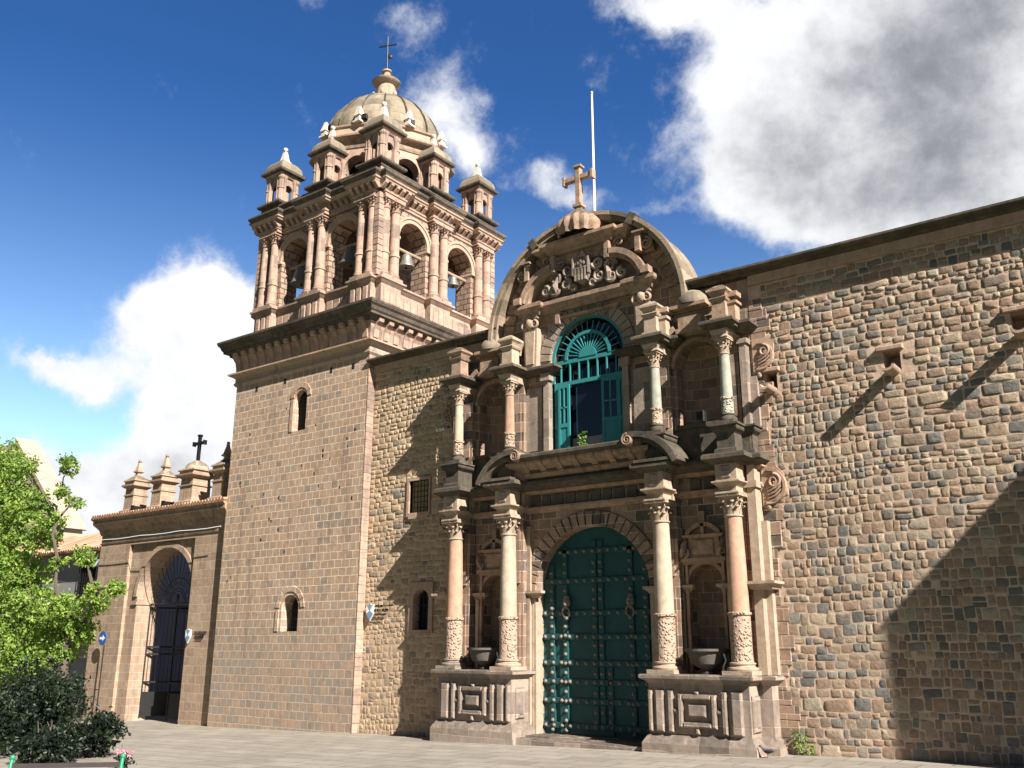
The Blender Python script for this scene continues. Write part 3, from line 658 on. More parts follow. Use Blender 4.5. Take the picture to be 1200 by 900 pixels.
# blocks over the capitals, pilasters, imposts
for s in (1, -1):
    for x in (2.57, 4.65):
        m = MB(); x_ = x*s
        m.sq([(.32, 6.27), (.32, 6.31), (.24, 6.34), (.24, 6.44), (.3, 6.5), (.38, 6.56), (.38, 6.6), (.29, 6.62), (.29, 7.06)], x_, -.68)
        m.box(x_-.29, x_+.29, -.45, .02, 6.3, 7.06); m.box(x_-.38, x_+.38, -.42, .02, 6.5, 6.6)
        b_ = m.build('entablature_block', M_CAP, portal, 0)
        m = MB(); m.box(x_-.13, x_+.13, -1.0, -.9, 6.68, 7.0, .02); m.build('block_panel', M_PED, b_, 0)
        m = MB(); m.sq([(.24, 10.52), (.2, 10.6), (.24, 10.68), (.26, 10.78)], x_, -.65); m.box(x_-.24, x_+.24, -.5, .02, 10.5, 10.78); m.build('entablature_block', M_CAP, portal, 0)
        # pilasters behind
        m = MB(); m.box(x_-.3, x_+.3, -.32, .02, 1.8, 6.4); m.box(x_-.2, x_+.2, -.36, .0, 2.1, 3.8); m.box(x_-.2, x_+.2, -.36, 0, 4.3, 6.0); m.build('pilaster', M_PORTAL, portal, 0)
        m = MB(); m.box(x_-.24, x_+.24, -.2, .02, 8.1, 10.5); m.box(x_-.15, x_+.15, -.24, 0, 8.4, 10.2); m.build('pilaster', M_PORTAL, portal, 0)
    m = MB(); m.box(4.97, 5.2, -.44, .02, 1.82, 6.45); m.box(4.92, 5.26, -.5, 0, 6.45, 6.62); m.box(5.0, 5.2, -.44, .02, 6.62, 7.05); m.box(5.2, 5.36, -.2, .02, 1.82, 5.6)
    if s < 0: m.mir()
    m.build('end_pilaster', M_CAP, portal, 0)
    m = MB(); m.box(4.96, 5.14, -.3, .02, 8.12, 10.5); m.box(4.92, 5.2, -.34, 0, 10.42, 10.55); m.box(5.14, 5.34, -.12, .02, 8.12, 9.5)
    if s < 0: m.mir()
    m.build('end_pilaster', M_PED, portal, 0)
    # impost band
    IP = [(-.05, 3.86), (.03, 3.88), (.05, 3.93), (.1, 3.97), (.16, 4.0), (.16, 4.07), (-.05, 4.08)]
    for a, b, y in ((1.86, 2.28, -.06), (2.86, 3.04, -.02), (4.0, 4.36, -.02), (4.94, 5.46, -.5)):
        m = MB(); m.sweep([(a, .0), (a, y), (b, y), (b, 0)], IP)
        if s < 0: m.mir()
        m.build('impost', M_CAP, portal, 0)
    # slim jamb strips beside the door
    m = MB(); m.box(1.9 if s > 0 else 2.08, 2.3, -.07, .02, -.1, 3.87); m.box(2.14, 2.26, -.16, 0, -.1, 3.87); m.box(2.14, 2.27, -.14, 0, 4.08, 6.0); m.box(2.8, 2.9, -.13, 0, 1.82, 3.87); m.box(2.8, 2.9, -.1, 0, 4.08, 5.6); m.box(4.12, 4.24, -.13, 0, 1.82, 3.87)
    if s < 0: m.mir()
    m.build('jamb_strip', M_CAP, portal, 0)
for s in (1, -1):
    m = MB(); xa = DC+s*(DW-.004); xb = xa+s*.2; m.box(min(xa, xb), max(xa, xb), -.055, .3, .0, 3.86); m.build('door_jamb', M_CAP, portal, 0)
# door arch voussoirs
mb = MB(); mb.band(DC, DS, DW+.01, DW+.44, 2, 178, 25, -.06, .03, gap=.9, b=.018); mb.build('door_voussoirs', M_PORTAL, portal, 0)
mb = MB(); mb.box(-2.6, 2.6, -1.0, .7, -.6, .02); mb.box(-2.2, 2.2, -.55, .7, -.3, .06); mb.build('door_step', M_PED, portal, 0)

# door leaves
def door_leaf(s):
    m = MB(); y = .36; x0, x1 = (DC-DW-.02, DC-.0) if s < 0 else (DC+.0, DC+DW+.02)
    n = 16; top = []
    for i in range(n+1):
        x = x0+(x1-x0)*i/n; t = max(0, DW**2-(x-DC)**2); top.append((x, DS+math.sqrt(t)+.03))
    m.prism([(x0, .06), (x1, .06)]+top[::-1], y, y+.08)
    zs = [.3, .98, 1.5, 2.02, 2.75, 3.42, 4.35, 5.2]
    xs = np.linspace(x0+.12, x1-.12, 7)
    def inside(x, z): return z < DS or (x-DC)**2+(z-DS)**2 < (DW-.12)**2
    def rail(a, b, c, d):
        m.box(a, b, y-.06, y, c, d, .015)
    for z in zs:
        half = DW if z < DS else math.sqrt(max(0, DW**2-(z-DS)**2))-.05
        rail(max(x0, DC-half), min(x1, DC+half), z-.085, z+.085)
    vx = [x0+.36, x1-.1, (x0+x1)/2+.14*s] if s < 0 else [x0+.12, x1-.36, (x0+x1)/2+.14]
    for q, xx in enumerate(vx):
        zz = [.1]+[z for z in zs if inside(xx, z+.3)]+[min(5.6, DS+math.sqrt(max(0, DW**2-(xx-DC)**2))-.1)]
        for a, b in zip(zz, zz[1:]):
            if b-a > .25: rail(xx-.085, xx+.085, a+.087, b-.087)
    # wicket frame
    wx0, wx1 = (x0+.62, x1-.12) if s < 0 else (x0+.3, x1-.28)
    rail(wx0, wx0+.16, .1, 1.93)
    o = m.build('door_leaf', M_DOOR, portal, 0)
    m = MB()
    pts = [(x, z) for z in zs for x in xs] + [(xx, z) for xx in vx for z in np.arange(.18, 5.2, .26)] + [(wx0+.08, z) for z in np.arange(.2, 1.95, .26)]
    seen = []
    for x, z in pts:
        if not inside(x, z) or any(abs(x-a)+abs(z-b) < .15 for a, b in seen): continue
        seen.append((x, z))
    m.lathe([(.056, 0), (.06, .012), (.046, .03), (.04, .046), (.018, .064)], n=10)
    inst('stud', m, M_STUD, o, [Matrix.Translation((x, y-.058, z)) @ Matrix.Rotation(PI/2, 4, 'X') for x, z in seen], 40)
    m = MB(); cx = (DC-1.02) if s < 0 else (DC+1.12); cz = 3.72
    m.sph(cx, y-.1, cz, .13, .1, .17); m.sph(cx, y-.19, cz-.05, .06); pts = [(cx+.12*math.sin(a), y-.14-.03*math.cos(a), cz-.28+.15*math.cos(a)) for a in np.linspace(0, 2*PI, 17)]
    m.tube(pts, .028); m.sph(cx, y-.12, cz-.45, .06); m.sph(cx, y-.09, cz+.14, .1, .06, .08)
    m.build('knocker', M_STUD, o, 50)
for s in (-1, 1): door_leaf(s)
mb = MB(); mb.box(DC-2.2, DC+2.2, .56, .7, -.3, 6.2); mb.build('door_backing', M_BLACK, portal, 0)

# lower niche surrounds with little pediments, lion-like scrolls
for s in (1, -1):
    m = MB(); m.box(2.84, 4.16, -.2, .02, 4.66, 4.76); m.box(2.9, 4.1, -.14, .02, 4.6, 4.66); m.box(3.08, 3.96, -.1, .02, 4.76, 5.34); m.box(3.22, 3.82, -.14, .02, 4.84, 5.26, .02)
    m.sweep([(3.0, .0), (3.0, -.1), (4.04, -.1), (4.04, 0)], [(-.05, 5.3), (.04, 5.3), (.1, 5.38), (-.05, 5.4)])
    m.band(3.52, 5.1, .5, .62, 32, 148, 8, -.16, .02); m.box(3.47, 3.57, -.16, 0, 5.38, 5.68); m.box(3.44, 3.6, -.14, 0, 5.72, 6.0)
    m.box(2.96, 3.04, -.12, 0, 1.82, 4.6); m.box(4.0, 4.08, -.12, 0, 1.82, 4.6)
    m.band(3.52, 4.1, .5, .6, 0, 180, 12, -.08, .02)
    for q in (2.98, 4.06):
        m.spiral(q, 4.92, .14, 1.3, -.16, .05, -PI/2 if q < 3.5 else PI*1.5, 1 if q < 3.5 else -1); m.sph(q, -.2, 5.08, .08, .08, .12); m.tube([(q-.1, -.18, 4.8), (q, -.26, 5.0), (q+.05, -.2, 5.2), (q+.02, -.16, 5.3)], [.05, .07, .05, .02])
    if s < 0: m.mir()
    m.build('niche_surround', M_TRIM, portal, 30)

# lower entablature and main cornice with break-outs
CPR = [(-.3, 7.04), (.05, 7.04), (.08, 7.09), (.2, 7.14), (.24, 7.17), (.24, 7.26), (.2, 7.31), (-.3, 7.36)]
mb = MB(); outs = [(-5.25+.22, -4.32, .58), (-2.93, -2.2, .58), (2.2, 2.93, .58), (4.32, 5.03, .58)]
mb.sweep([(-5.25, .05)]+[(-5.25, -.45)]+breaks(-5.03, 5.03, -.4, [(-5.03, -4.32, .55), (-2.93, -2.2, .55), (2.2, 2.93, .55), (4.32, 5.03, .55)])+[(5.03, -.45), (5.25, -.45), (5.25, .05)], CPR)
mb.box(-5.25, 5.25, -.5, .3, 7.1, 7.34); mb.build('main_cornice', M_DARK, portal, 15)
mb = MB(); mb.sweep([(-5.2, .0), (-5.2, -.1), (5.2, -.1), (5.2, .0)], [(-.1, 6.38), (.02, 6.38), (.05, 6.45), (.1, 6.5), (.1, 6.56), (-.1, 6.57)])
mb.sweep([(-5.2, .0), (-5.2, -.12), (5.2, -.12), (5.2, .0)], [(-.1, 6.95), (.06, 6.95), (.16, 7.02), (.16, 7.06), (-.1, 7.06)])
mb.build('architrave', M_TRIM, portal, 0)
mb = MB()
x = -5.0
while x < 4.9:
    w = RNG.uniform(.36, .46)
    if not any(abs(x+w/2-c) < .48 for c in (-4.65, -2.57, 2.57, 4.65)): mb = MB(); mb.box(x, x+w-.08, -.05, .02, 6.6, 6.92, .012); mb.build('frieze_block', M_SLATE, portal, 0)
    x += w
# balcony
mb = MB(); mb.sweep([(-1.95, 0), (-1.95, -.78), (1.95, -.78), (1.95, 0)], [(-.7, 7.82), (.28, 7.82), (.36, 7.86), (.4, 7.9), (.4, 7.98), (.36, 8.02), (-.7, 8.04)])
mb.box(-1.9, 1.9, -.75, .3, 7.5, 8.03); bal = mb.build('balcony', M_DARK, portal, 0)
mb = MB(); mb.sweep([(-1.95, 0), (-1.95, -.5), (1.95, -.5), (1.95, 0)], [(-.3, 7.34), (.05, 7.36), (.12, 7.42), (.14, 7.5), (.3, 7.62), (.44, 7.68), (.5, 7.76), (.5, 7.82), (-.3, 7.82)])
for i in range(7):
    x = -1.8+i*.6; mb.prism([(-.66, 7.46), (-1.06, 7.74), (-1.06, 7.81), (-.6, 7.81)], x-.1, x+.1, 'x')
mb.build('soffit', M_TRIM, bal, 20)
for s in (1, -1):       # halves of the broken segmental pediment, ending in scrolls
    m = MB(); m.band(2.05, 6.72, 1.32, 1.48, 22, 97, 18, -1.24, -.1); m.band(2.05, 6.72, 1.2, 1.32, 24, 97, 18, -1.14, -.1)
    m.box(2.1, 3.42, -1.22, -.2, 7.3, 7.38)
    if s < 0: m.mir()
    p = m.build('pediment_half', M_DARK, portal, 25)
    m = MB(); k = m.mark(); m.lathe([(.15, -.55), (.17, -.5), (.17, .5), (.15, .55)], n=18); m.xf(k, Matrix.Translation((1.93, -.68, 7.98)) @ Matrix.Rotation(PI/2, 4, 'X'))
    m.spiral(1.93, 7.98, .17, 2, -1.25, .035, PI/2, 1)
    if s < 0: m.mir()
    m.build('scroll', M_TRIM, p, 40)
    m = MB(); m.prism([(2.0, 7.3), (3.3, 7.3), (3.05, 7.62), (2.7, 7.86), (2.05, 7.95)], -.7, -.1)
    if s < 0: m.mir()
    m.build('pediment_field', M_TRIM, p, 0)
# upper storey pedestals, cornices, finials
UPP = [(-.2, 7.36), (.06, 7.36), (.06, 7.44), (.0, 7.48), (0, 7.85), (.03, 7.88), (.1, 7.94), (.12, 7.98), (.12, 8.03), (.16, 8.06), (.16, 8.11), (-.2, 8.12)]
UCP = [(-.2, 10.74), (.04, 10.74), (.08, 10.8), (.2, 10.86), (.24, 10.89), (.24, 10.96), (.18, 11.0), (-.2, 11.02)]
for s in (1, -1):
    m = MB(); m.sweep([(4.42, 0), (4.42, -.88), (4.92, -.88), (4.92, -.36), (5.2, -.36), (5.2, 0)], UPP); m.box(4.45, 5.15, -.4, .2, 7.4, 8.1)
    m.sweep([(2.34, 0), (2.34, -.88), (2.84, -.88), (2.84, 0)], UPP)
    m.box(2.9, 4.4, -.2, .02, 8.3, 8.42); m.box(2.9, 4.4, -.12, .02, 7.36, 8.3)
    if s < 0: m.mir()
    m.build('upper_pedestal', M_DARK, portal, 0)
    m = MB(); m.sweep([(4.4, 0), (4.4, -.86), (4.92, -.86), (4.92, -.4), (5.2, -.4), (5.2, 0)], UCP); m.sweep([(1.28, .3), (1.28, -.12), (2.32, -.12), (2.32, -.86), (2.82, -.86), (2.82, -.3), (3.02, -.3), (3.02, 0)], UCP)
    m.box(4.42, 5.1, -.8, .1, 10.8, 11.0); m.box(2.34, 3.0, -.8, .1, 10.8, 11.0)
    if s < 0: m.mir()
    m.build('upper_cornice', M_DARK, portal, 0)
    m = MB()            # curling side brackets, raised block and little half dome above the niche
    m.band(3.6, 10.3, .95, 1.12, 40, 62, 4, -.42, .02); m.band(3.6, 10.3, .95, 1.12, 118, 140, 4, -.42, .02)
    m.box(3.18, 4.02, -.45, .02, 11.02, 11.16); m.box(3.24, 3.96, -.4, .02, 11.16, 11.5); m.box(3.0, 4.2, -.12, .02, 11.5, 11.72); m.box(2.9, 4.3, -.2, .3, 11.72, 11.84); m.box(3.05, 4.15, -.5, .3, 11.76, 11.86)
    m.band(3.6, 10.15, .68, .8, 0, 180, 14, -.09, .02)
    if s < 0: m.mir()
    m.build('niche_crest', M_TRIM, portal, 20)
    m = MB(); n = 18; prof = [(.52, 0), (.53, .08), (.5, .22), (.42, .35), (.28, .44), (.1, .48), (.0, .49)]
    m.lathe(prof, 3.6, -.05, 18, 0, False, 11.86)
    if s < 0: m.mir()
    m.build('half_dome', M_DOME, portal, 50)
    for x, dx in ((4.66, .0), (2.56, 0)):
        m = MB(); m.sq([(.25, 0), (.25, .1), (.2, .12), (.19, .55), (.23, .58), (.26, .64), (.22, .68), (.2, .7), (.24, .78), (.3, .84), (.3, .9), (.2, .98), (.1, 1.05)], x, -.6, 11.02)
        m.box(x+.15, x+.4, -.62, -.3, 11.02, 11.5); m.box(x+.12, x+.46, -.65, -.28, 11.5, 11.58); m.box(x+.15, x+.46, -.6, -.28, 11.72, 11.86)
        if s < 0: m.mir()
        m.build('pinnacle', M_CAP if x < 3 else M_TRIM, portal, 0)
    for cz, r_ in ((6.5, .42), (10.05, .36)):        # scroll relief at the outer edge of both storeys
        m = MB()
        m.spiral(5.58, cz+.12, r_*.45, 1.6, -.1, .05, PI/2, -1); m.band(5.42, cz, r_*.95, r_*1.12, -100, 90, 12, -.12, .05)
        for i in range(5): m.tube([(5.4, -.08, cz-.42+i*.09), (5.62, -.12, cz-.36+i*.1), (5.76, -.08, cz-.2+i*.1)], .03)
        m.prism([(5.24, cz-.5), (5.5, cz-.45), (5.8, cz-.1), (5.84, cz+.3), (5.66, cz+.5), (5.24, cz+.5)], -.06, .02); m.sph(5.4, -.05, cz-.52, .07, .06, .1)
        if s < 0: m.mir()
        m.build('scroll_relief', M_QUOIN, portal, 40)
# window of the upper storey
win = MB(); win.band(WC, WS, WW+.01, WW+.42, 2, 178, 19, -.05, .03, gap=.9, b=.015)
for s in (1, -1): win.box(WC+s*1.42-.1, WC+s*1.42+.1, -.16, .02, 8.04, 10.74); win.box(WC+s*1.42-.17, WC+s*1.42+.17, -.24, .02, 10.5, 10.74); win.box(WC+s*1.95-.35, WC+s*1.95+.33, -.06, .02, 8.3, 10.4, .03); win.box(WC+s*1.95-.24, WC+s*1.95+.24, -.02, -.0, 8.4, 10.3)
win = win.build('window_surround', M_PED, portal, 0)
def tealframe():
    m = MB(); y = .06
    def bar(a, b, c, d, t=.05): m.box(a, b, y, y+t, c, d)
    L, Rr = WC-WW, WC+WW
    bar(L, L+.09, 8.2, WS); bar(Rr-.09, Rr, 8.2, WS); bar(L, Rr, WS-.12, WS+.0, .08); bar(L, Rr, 10.3, 10.42, .08)
    for i in range(1, 8): x = L+(Rr-L)*i/8; bar(x-.02, x+.02, 10.42, WS-.12)
    m.band(WC, WS, WW-.09, WW, 0, 180, 24, y, y+.06); m.band(WC, WS, .74, .84, 0, 180, 20, y-.02, y+.06); m.band(WC, WS, .0, .32, 0, 180, 12, y-.02, y+.06)
    for i in range(1, 16):
        a = PI*i/16
        m.tube([(WC+.3*math.cos(a), y+.02, WS+.3*math.sin(a)), (WC+.78*math.cos(a), y+.02, WS+.78*math.sin(a))], .022, 5)
        if i % 2 or 1: m.tube([(WC+.82*math.cos(a), y+.02, WS+.82*math.sin(a)), (WC+1.14*math.cos(a), y+.02, WS+1.14*math.sin(a))], .018, 5)
    return m.build('window_frame', M_TEAL, portal, 0)
fr = tealframe()
def leafwin(x0, x1, name, parent, y=.27, th=.06, loc=None, rot=0):
    m = MB()
    w = x1-x0
    for a, b, c, d in ((0, .08, 8.2, 10.3), (w-.08, w, 8.2, 10.3), (.08, w-.08, 8.2, 8.3), (.08, w-.08, 8.95, 9.07), (.08, w-.08, 10.2, 10.3), (.08, w-.08, 9.55, 9.6), (w/2-.025, w/2+.025, 9.07, 10.2)): m.box(a, b, -th, 0, c, d)
    m.box(.08, w-.08, -th*.6, -.01, 8.3, 8.95)
    o = m.build(name, M_TEAL, parent, 0, (x0, y, 0)); o.rotation_euler.z = rot
    m = MB(); m.box(.08, w-.08, -.03, -.02, 9.07, 10.2); m.build('pane', M_GLASS, o, 0)
leafwin(WC-WW+.28, WC-.64, 'window_leaf', fr, .03); leafwin(WC-WW+.02, WC-WW+.26, 'window_leaf', fr, .12)
leafwin(WC+.5, WC+.5+.55, 'window_leaf', fr, .03, rot=R(14)); leafwin(WC+WW-.3, WC+WW-.02, 'window_leaf', fr, .12)
mb = MB(); mb.box(WC-.66, WC+.52, .2, .22, 8.62, 10.3); mb.box(WC-WW, WC+WW, .42, .44, 10.3, 12.5); mb.build('pane', M_GLASS, fr, 0)
mb = MB(); mb.box(WC-.66, WC+.52, .16, .2, 8.2, 8.6); mb.build('sill_panel', M_GREYW, fr, 0)
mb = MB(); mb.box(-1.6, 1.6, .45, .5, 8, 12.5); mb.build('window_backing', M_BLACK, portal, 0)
# third tier: terms, entablature, broken pediment, arms, crown, cross
for s in (1, -1):
    m = MB(); m.prism([(1.8, 10.98), (2.24, 10.98), (2.3, 12.3), (1.76, 12.3)], -.26, .02); m.prism([(1.88, 11.1), (2.16, 11.1), (2.2, 12.2), (1.84, 12.2)], -.31, -.2)
    m.sph(2.03, -.28, 12.48, .15, .12, .19); m.spiral(1.85, 12.42, .14, 1.3, -.28, .05, PI/2, 1); m.spiral(2.21, 12.42, .14, 1.3, -.28, .05, PI/2, -1); m.box(1.72, 2.34, -.3, .02, 12.62, 12.72); m.tube([(2.3, -.3, 11.9), (2.46, -.3, 11.7), (2.42, -.3, 11.45)], [.1, .12, .05])
    if s < 0: m.mir()
    m.build('pilaster', M_CAP, portal, 35)
TP = [(-.2, 12.72), (.05, 12.72), (.09, 12.82), (.2, 12.9), (.24, 12.95), (.24, 13.06), (.16, 13.12), (-.2, 13.16)]
mb = MB(); mb.sweep([(-2.35, 0), (-2.35, -.26), (-1.7, -.26), (-1.7, -.1), (1.7, -.1), (1.7, -.26), (2.35, -.26), (2.35, 0)], TP); mb.box(-2.3, 2.3, -.15, .02, 12.74, 13.1)
mb.box(-1.1, -.95, -.2, .02, 12.3, 12.72); mb.sweep([(-.9, 0), (-.9, -.08), (1.1, -.08), (1.1, 0)], [(-.05, 12.46), (.04, 12.46), (.1, 12.53), (-.05, 12.55)])
mb.build('upper_entablature', M_TRIM, portal, 0)
for s in (1, -1):
    m = MB(); m.band(1.0, 12.9, 1.16, 1.34, 12, 88, 12, -.5, .02); m.band(1.0, 12.9, 1.04, 1.16, 12, 88, 12, -.42, .02); m.box(.92, 1.08, -.5, 0, 13.95, 14.5); m.box(2.2, 2.46, -.6, .02, 13.1, 13.32)
    m.spiral(1.35, 14.45, .16, 1.3, -.3, .05, PI, -1); m.box(1.95, 2.15, -.45, .02, 13.9, 14.5, .02); m.box(1.9, 2.3, -.5, .02, 14.5, 14.56); m.spiral(2.28, 14.15, .2, 1.6, -.3, .06, PI/2, -1); m.prism([(2.15, 13.9), (2.5, 13.9), (2.45, 14.2), (2.3, 14.45), (2.15, 14.5)], -.2, .02)
    if s < 0: m.mir()
    m.build('broken_pediment', M_TRIM, portal, 25)
mb = MB()                # coat of arms with scrolls
mb.prism([(-.28, 14.25), (-.06, 14.2), (.16, 14.25), (.32, 14.2), (.34, 13.7), (.2, 13.45), (.03, 13.34), (-.16, 13.45), (-.3, 13.7)], -.38, 0)
mb.box(-.29, -.24, -.45, -.3, 13.65, 14.24); mb.box(.28, .33, -.45, -.3, 13.65, 14.2); mb.box(-.26, .3, -.44, -.3, 13.86, 13.9)
for i in range(4): mb.box(-.2+i*.12, -.14+i*.12, -.44, -.3, 13.46, 13.86)
for x_, z_ in ((-.08, 14.02), (.12, 14.02)): mb.sph(x_, -.39, z_, .07, .04, .09)
mb.box(.0, .05, -.43, -.3, 13.92, 14.14); mb.box(-.08, .13, -.43, -.3, 14.0, 14.05); mb.prism([(-.1, 14.28), (.2, 14.24), (.05, 14.5)], -.36, 0)
for s in (1, -1):
    for cx_, cz_, r_, t_, ph in ((.55, 13.95, .2, 1.7, PI), (.62, 13.5, .2, 1.6, PI/2), (1.0, 13.75, .22, 1.7, 0), (1.05, 13.38, .18, 1.5, PI), (1.4, 13.42, .18, 1.5, PI/2), (.36, 13.3, .13, 1.3, 0), (.8, 14.2, .15, 1.4, -PI/2)):
        mb.spiral(s*cx_+.02, cz_, r_, t_, -.3, .07, ph if s > 0 else PI-ph, s)
    mb.sph(s*1.02, -.3, 14.02, .12, .12, .12); mb.tube([(s*.95, -.25, 13.25), (s*1.0, -.36, 13.5), (s*.9, -.3, 13.8)], [.08, .1, .06])
mb.build('coat_of_arms', M_PED, portal, 40)
mb = MB(); GP = [(-.2, 14.55), (.04, 14.55), (.1, 14.66), (.24, 14.74), (.3, 14.8), (.3, 14.9), (-.2, 14.98)]
mb.box(-1.2, 1.2, -.22, .02, 14.2, 14.6); mb.sweep([(-1.5, .0), (-1.5, -.2), (-1.1, -.2), (-1.1, -.38), (1.1, -.38), (1.1, -.2), (1.5, -.2), (1.5, 0)], GP); mb.box(-1.1, 1.1, -.5, .3, 14.6, 14.92); mb.build('gable_cornice', M_TRIM, portal, 0)
mb = MB(); n = 20
prof = [(.78, 14.95), (.8, 15.1), (.86, 15.2), (.86, 15.32), (.78, 15.46), (.6, 15.6), (.38, 15.74), (.2, 15.84), (.13, 15.9), (.16, 15.95), (.1, 16.02)]
V = []; F = []
N_ = 84
for r_, z_ in prof: V += [((r_*(1+.06*math.cos(14*2*PI*i/N_)))*math.cos(2*PI*i/N_), -.4+.7*(r_*(1+.06*math.cos(14*2*PI*i/N_)))*math.sin(2*PI*i/N_), z_) for i in range(N_)]
for j in range(len(prof)-1): F += [(j*N_+i, j*N_+(i+1) % N_, (j+1)*N_+(i+1) % N_, (j+1)*N_+i) for i in range(N_)]
V = [(x*.88, y, z) for x, y, z in V]
mb.add(V, F); crown = mb.build('crown', M_TRIM, portal, 30)
mb = MB(); mb.box(-.09, .09, -.48, -.3, 15.95, 17.4, .02); mb.box(-.52, .52, -.47, -.31, 16.92, 17.09, .02); mb.box(-.14, .14, -.52, -.26, 17.36, 17.43); mb.box(-.16, .16, -.54, -.24, 15.95, 16.04)
for s in (1, -1): mb.box(s*.53-.04, s*.53+.04, -.5, -.28, 16.84, 17.14)
mb.build('cross', M_TRIM, portal, 0)

# ------------------------------------------------------------------ bell tower
tower = thing('bell_tower', 'square pinkish stone bell tower with arched belfry, turrets and a ribbed dome', 'bell tower')
TX0, TX1, TY0, TY1 = -17.02, -9.27, -.3, 7.45
mb = MB()
F_ = TY0; CUT = [(-12.93, .3, 11.72, 10.43), (-12.75, .5, 3.75, 2.97)]
x1c = -13.6; 
mb.box(TX0, -13.6, F_, F_+.6, -1.2, 12.85); mb.box(-11.9, TX1, F_, F_+.6, -1.2, 12.85)
mb.arch(-13.6, -11.9, -1.2, 7.5, -12.75, .46, 3.8, F_, F_+.6, sill=2.97); mb.arch(-13.6, -11.9, 7.5, 12.85, -12.93, .36, 11.68, F_, F_+.6, sill=10.43); mb.mat(1); mb.box(-13.4, -12.4, F_+.24, F_+.3, 10.3, 12.2); mb.mat(0)
mb.box(TX0, TX1, F_+.6, TY1, -1.2, 12.85); mb.build('tower_shaft', [M_TOWER, M_BLACK], tower, 30)
mb = MB(); z = -.9; i = 0
while z < 12.8:
    h = .3; mb.box(TX1-.02, TX1+.03, F_-.012, F_+.32, z+.005, z+h-.005, .01); z += h; i += 1
mb.build('corner_stone', M_BELP, tower, 0)
for cx, hw, sp, sill in CUT:
    m = MB(); m.band(cx, sp+.05, hw+.08, hw+.3, 0, 180, 7, F_-.03, F_+.05, gap=1.5, b=.01); m.box(cx-hw-.26, cx-hw-.08, F_-.03, F_+.02, sill, sp, .01)
    w_ = m.build('window', M_TOWER if hw > .4 else M_QUOIN, tower, 0)
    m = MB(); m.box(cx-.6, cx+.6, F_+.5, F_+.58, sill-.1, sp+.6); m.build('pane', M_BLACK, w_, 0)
    m = MB()
    for i in (-1, 0, 1): m.tube([(cx+i*.2, F_+.36, sill), (cx+i*.2, F_+.36, sp+.3)], .014)
    for i in range(4): m.tube([(cx-.4, F_+.35, sill+.15+i*.3), (cx+.4, F_+.35, sill+.15+i*.3)], .012)
    m.build('bars', M_IRON, w_)
m = MB()
holes = [(x, z, .07) for x, z in ((-11.3, 12.56), (-13.2, 12.6), (-13.95, 12.58), (-15.7, 12.53), (-10.1, 12.5))] + [(RNG.uniform(-16.6, -9.7), RNG.uniform(4.8, 11.6), RNG.uniform(.02, .04)) for _ in range(34)]
m.box(-.5, .5, F_-.006, F_+.01, -.8, .8)
m.v = [(x*2, y, z*2) for x, y, z in m.v]
inst('putlog_hole_dark', m, M_BLACK, tower, [Matrix.Translation((x, 0, z)) @ Matrix.Diagonal((b, 1, b, 1)) for x, z, b in holes if not (abs(x+12.8) < .75 and z > 9.9)])  # flat near-black tiles paint the dark inside each hole
SQ = [(TX0, TY0), (TX1, TY0), (TX1, TY1), (TX0, TY1)]
mb = MB(); mb.sweep(SQ, [(-.5, 12.83), (.04, 12.83), (.1, 12.9), (.1, 12.97), (.06, 13.0), (.06, 13.16), (.14, 13.22), (.3, 13.3), (.3, 13.36), (-.5, 13.37)], True); mb.build('string_course', M_TRIML, tower, 0)
mb = MB(); mb.sweep(SQ, [(-.5, 13.36), (.06, 13.36), (.07, 13.6), (.1, 13.85), (.2, 14.08), (-.5, 14.12)], True); mb.build('tower_frieze', M_BEL, tower, 20)
mb = MB(); mb.prism([(-3.9, 13.42), (-4.0, 13.5), (-4.03, 13.8), (-4.13, 13.98), (-4.26, 14.06), (-4.28, 14.2), (-3.8, 14.2)], -.12, .12, 'x')
inst('corbel', mb, M_BELP, tower, [Matrix.Translation(((TX0+TX1)/2, (TY0+TY1)/2, 0)) @ Matrix.Rotation(k*PI/2, 4, 'Z') @ Matrix.Translation((-3.7+i*7.4/14, 0, 0)) for k in range(4) for i in range(15)])
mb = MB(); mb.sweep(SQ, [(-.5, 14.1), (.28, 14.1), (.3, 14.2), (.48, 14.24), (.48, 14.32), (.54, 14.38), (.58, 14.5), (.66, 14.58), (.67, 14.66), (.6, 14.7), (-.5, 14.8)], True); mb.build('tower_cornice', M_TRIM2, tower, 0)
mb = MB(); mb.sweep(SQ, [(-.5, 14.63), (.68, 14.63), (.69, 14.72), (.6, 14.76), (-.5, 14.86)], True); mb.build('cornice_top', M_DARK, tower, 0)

BX, BY, H = -13.0, 3.58, 3.42
def quad(fn, mb):
    for k in range(4):
        q = mb.mark(); fn(mb, k); mb.xf(q, Matrix.Translation((BX, BY, 0)) @ Matrix.Rotation(k*PI/2, 4, 'Z'))
    return mb
COLS = (-3.22, -2.64, -.3, .3, 2.64, 3.22)
PR = [(-3.74, -2.6, .3), (-.62, .62, .3), (2.6, 3.74, .3)]
def side_path(k, y, d):
    return [(p[0], p[1]) for p in breaks(-3.74, 3.74, -y, [(a, b, d) for a, b, _ in PR])]
def ring(mb, y, d, prof):
    pts = []
    for k in range(4):
        Rm = Matrix.Translation((BX, BY, 0)) @ Matrix.Rotation(k*PI/2, 4, 'Z')
        for p in breaks(-H-.02, H+.02, -y, [(-H-.02, -2.35, d), (-.6, .6, d), (2.35, H+.02, d)]):
            v = Rm @ Vector((p[0], p[1], 0)); pts.append((v.x, v.y))
        v = Rm @ Vector((H+.02+.0, -y-d if False else -H-.02, 0)); pts.append((v.x, v.y))
    mb.sweep(pts, prof, True)
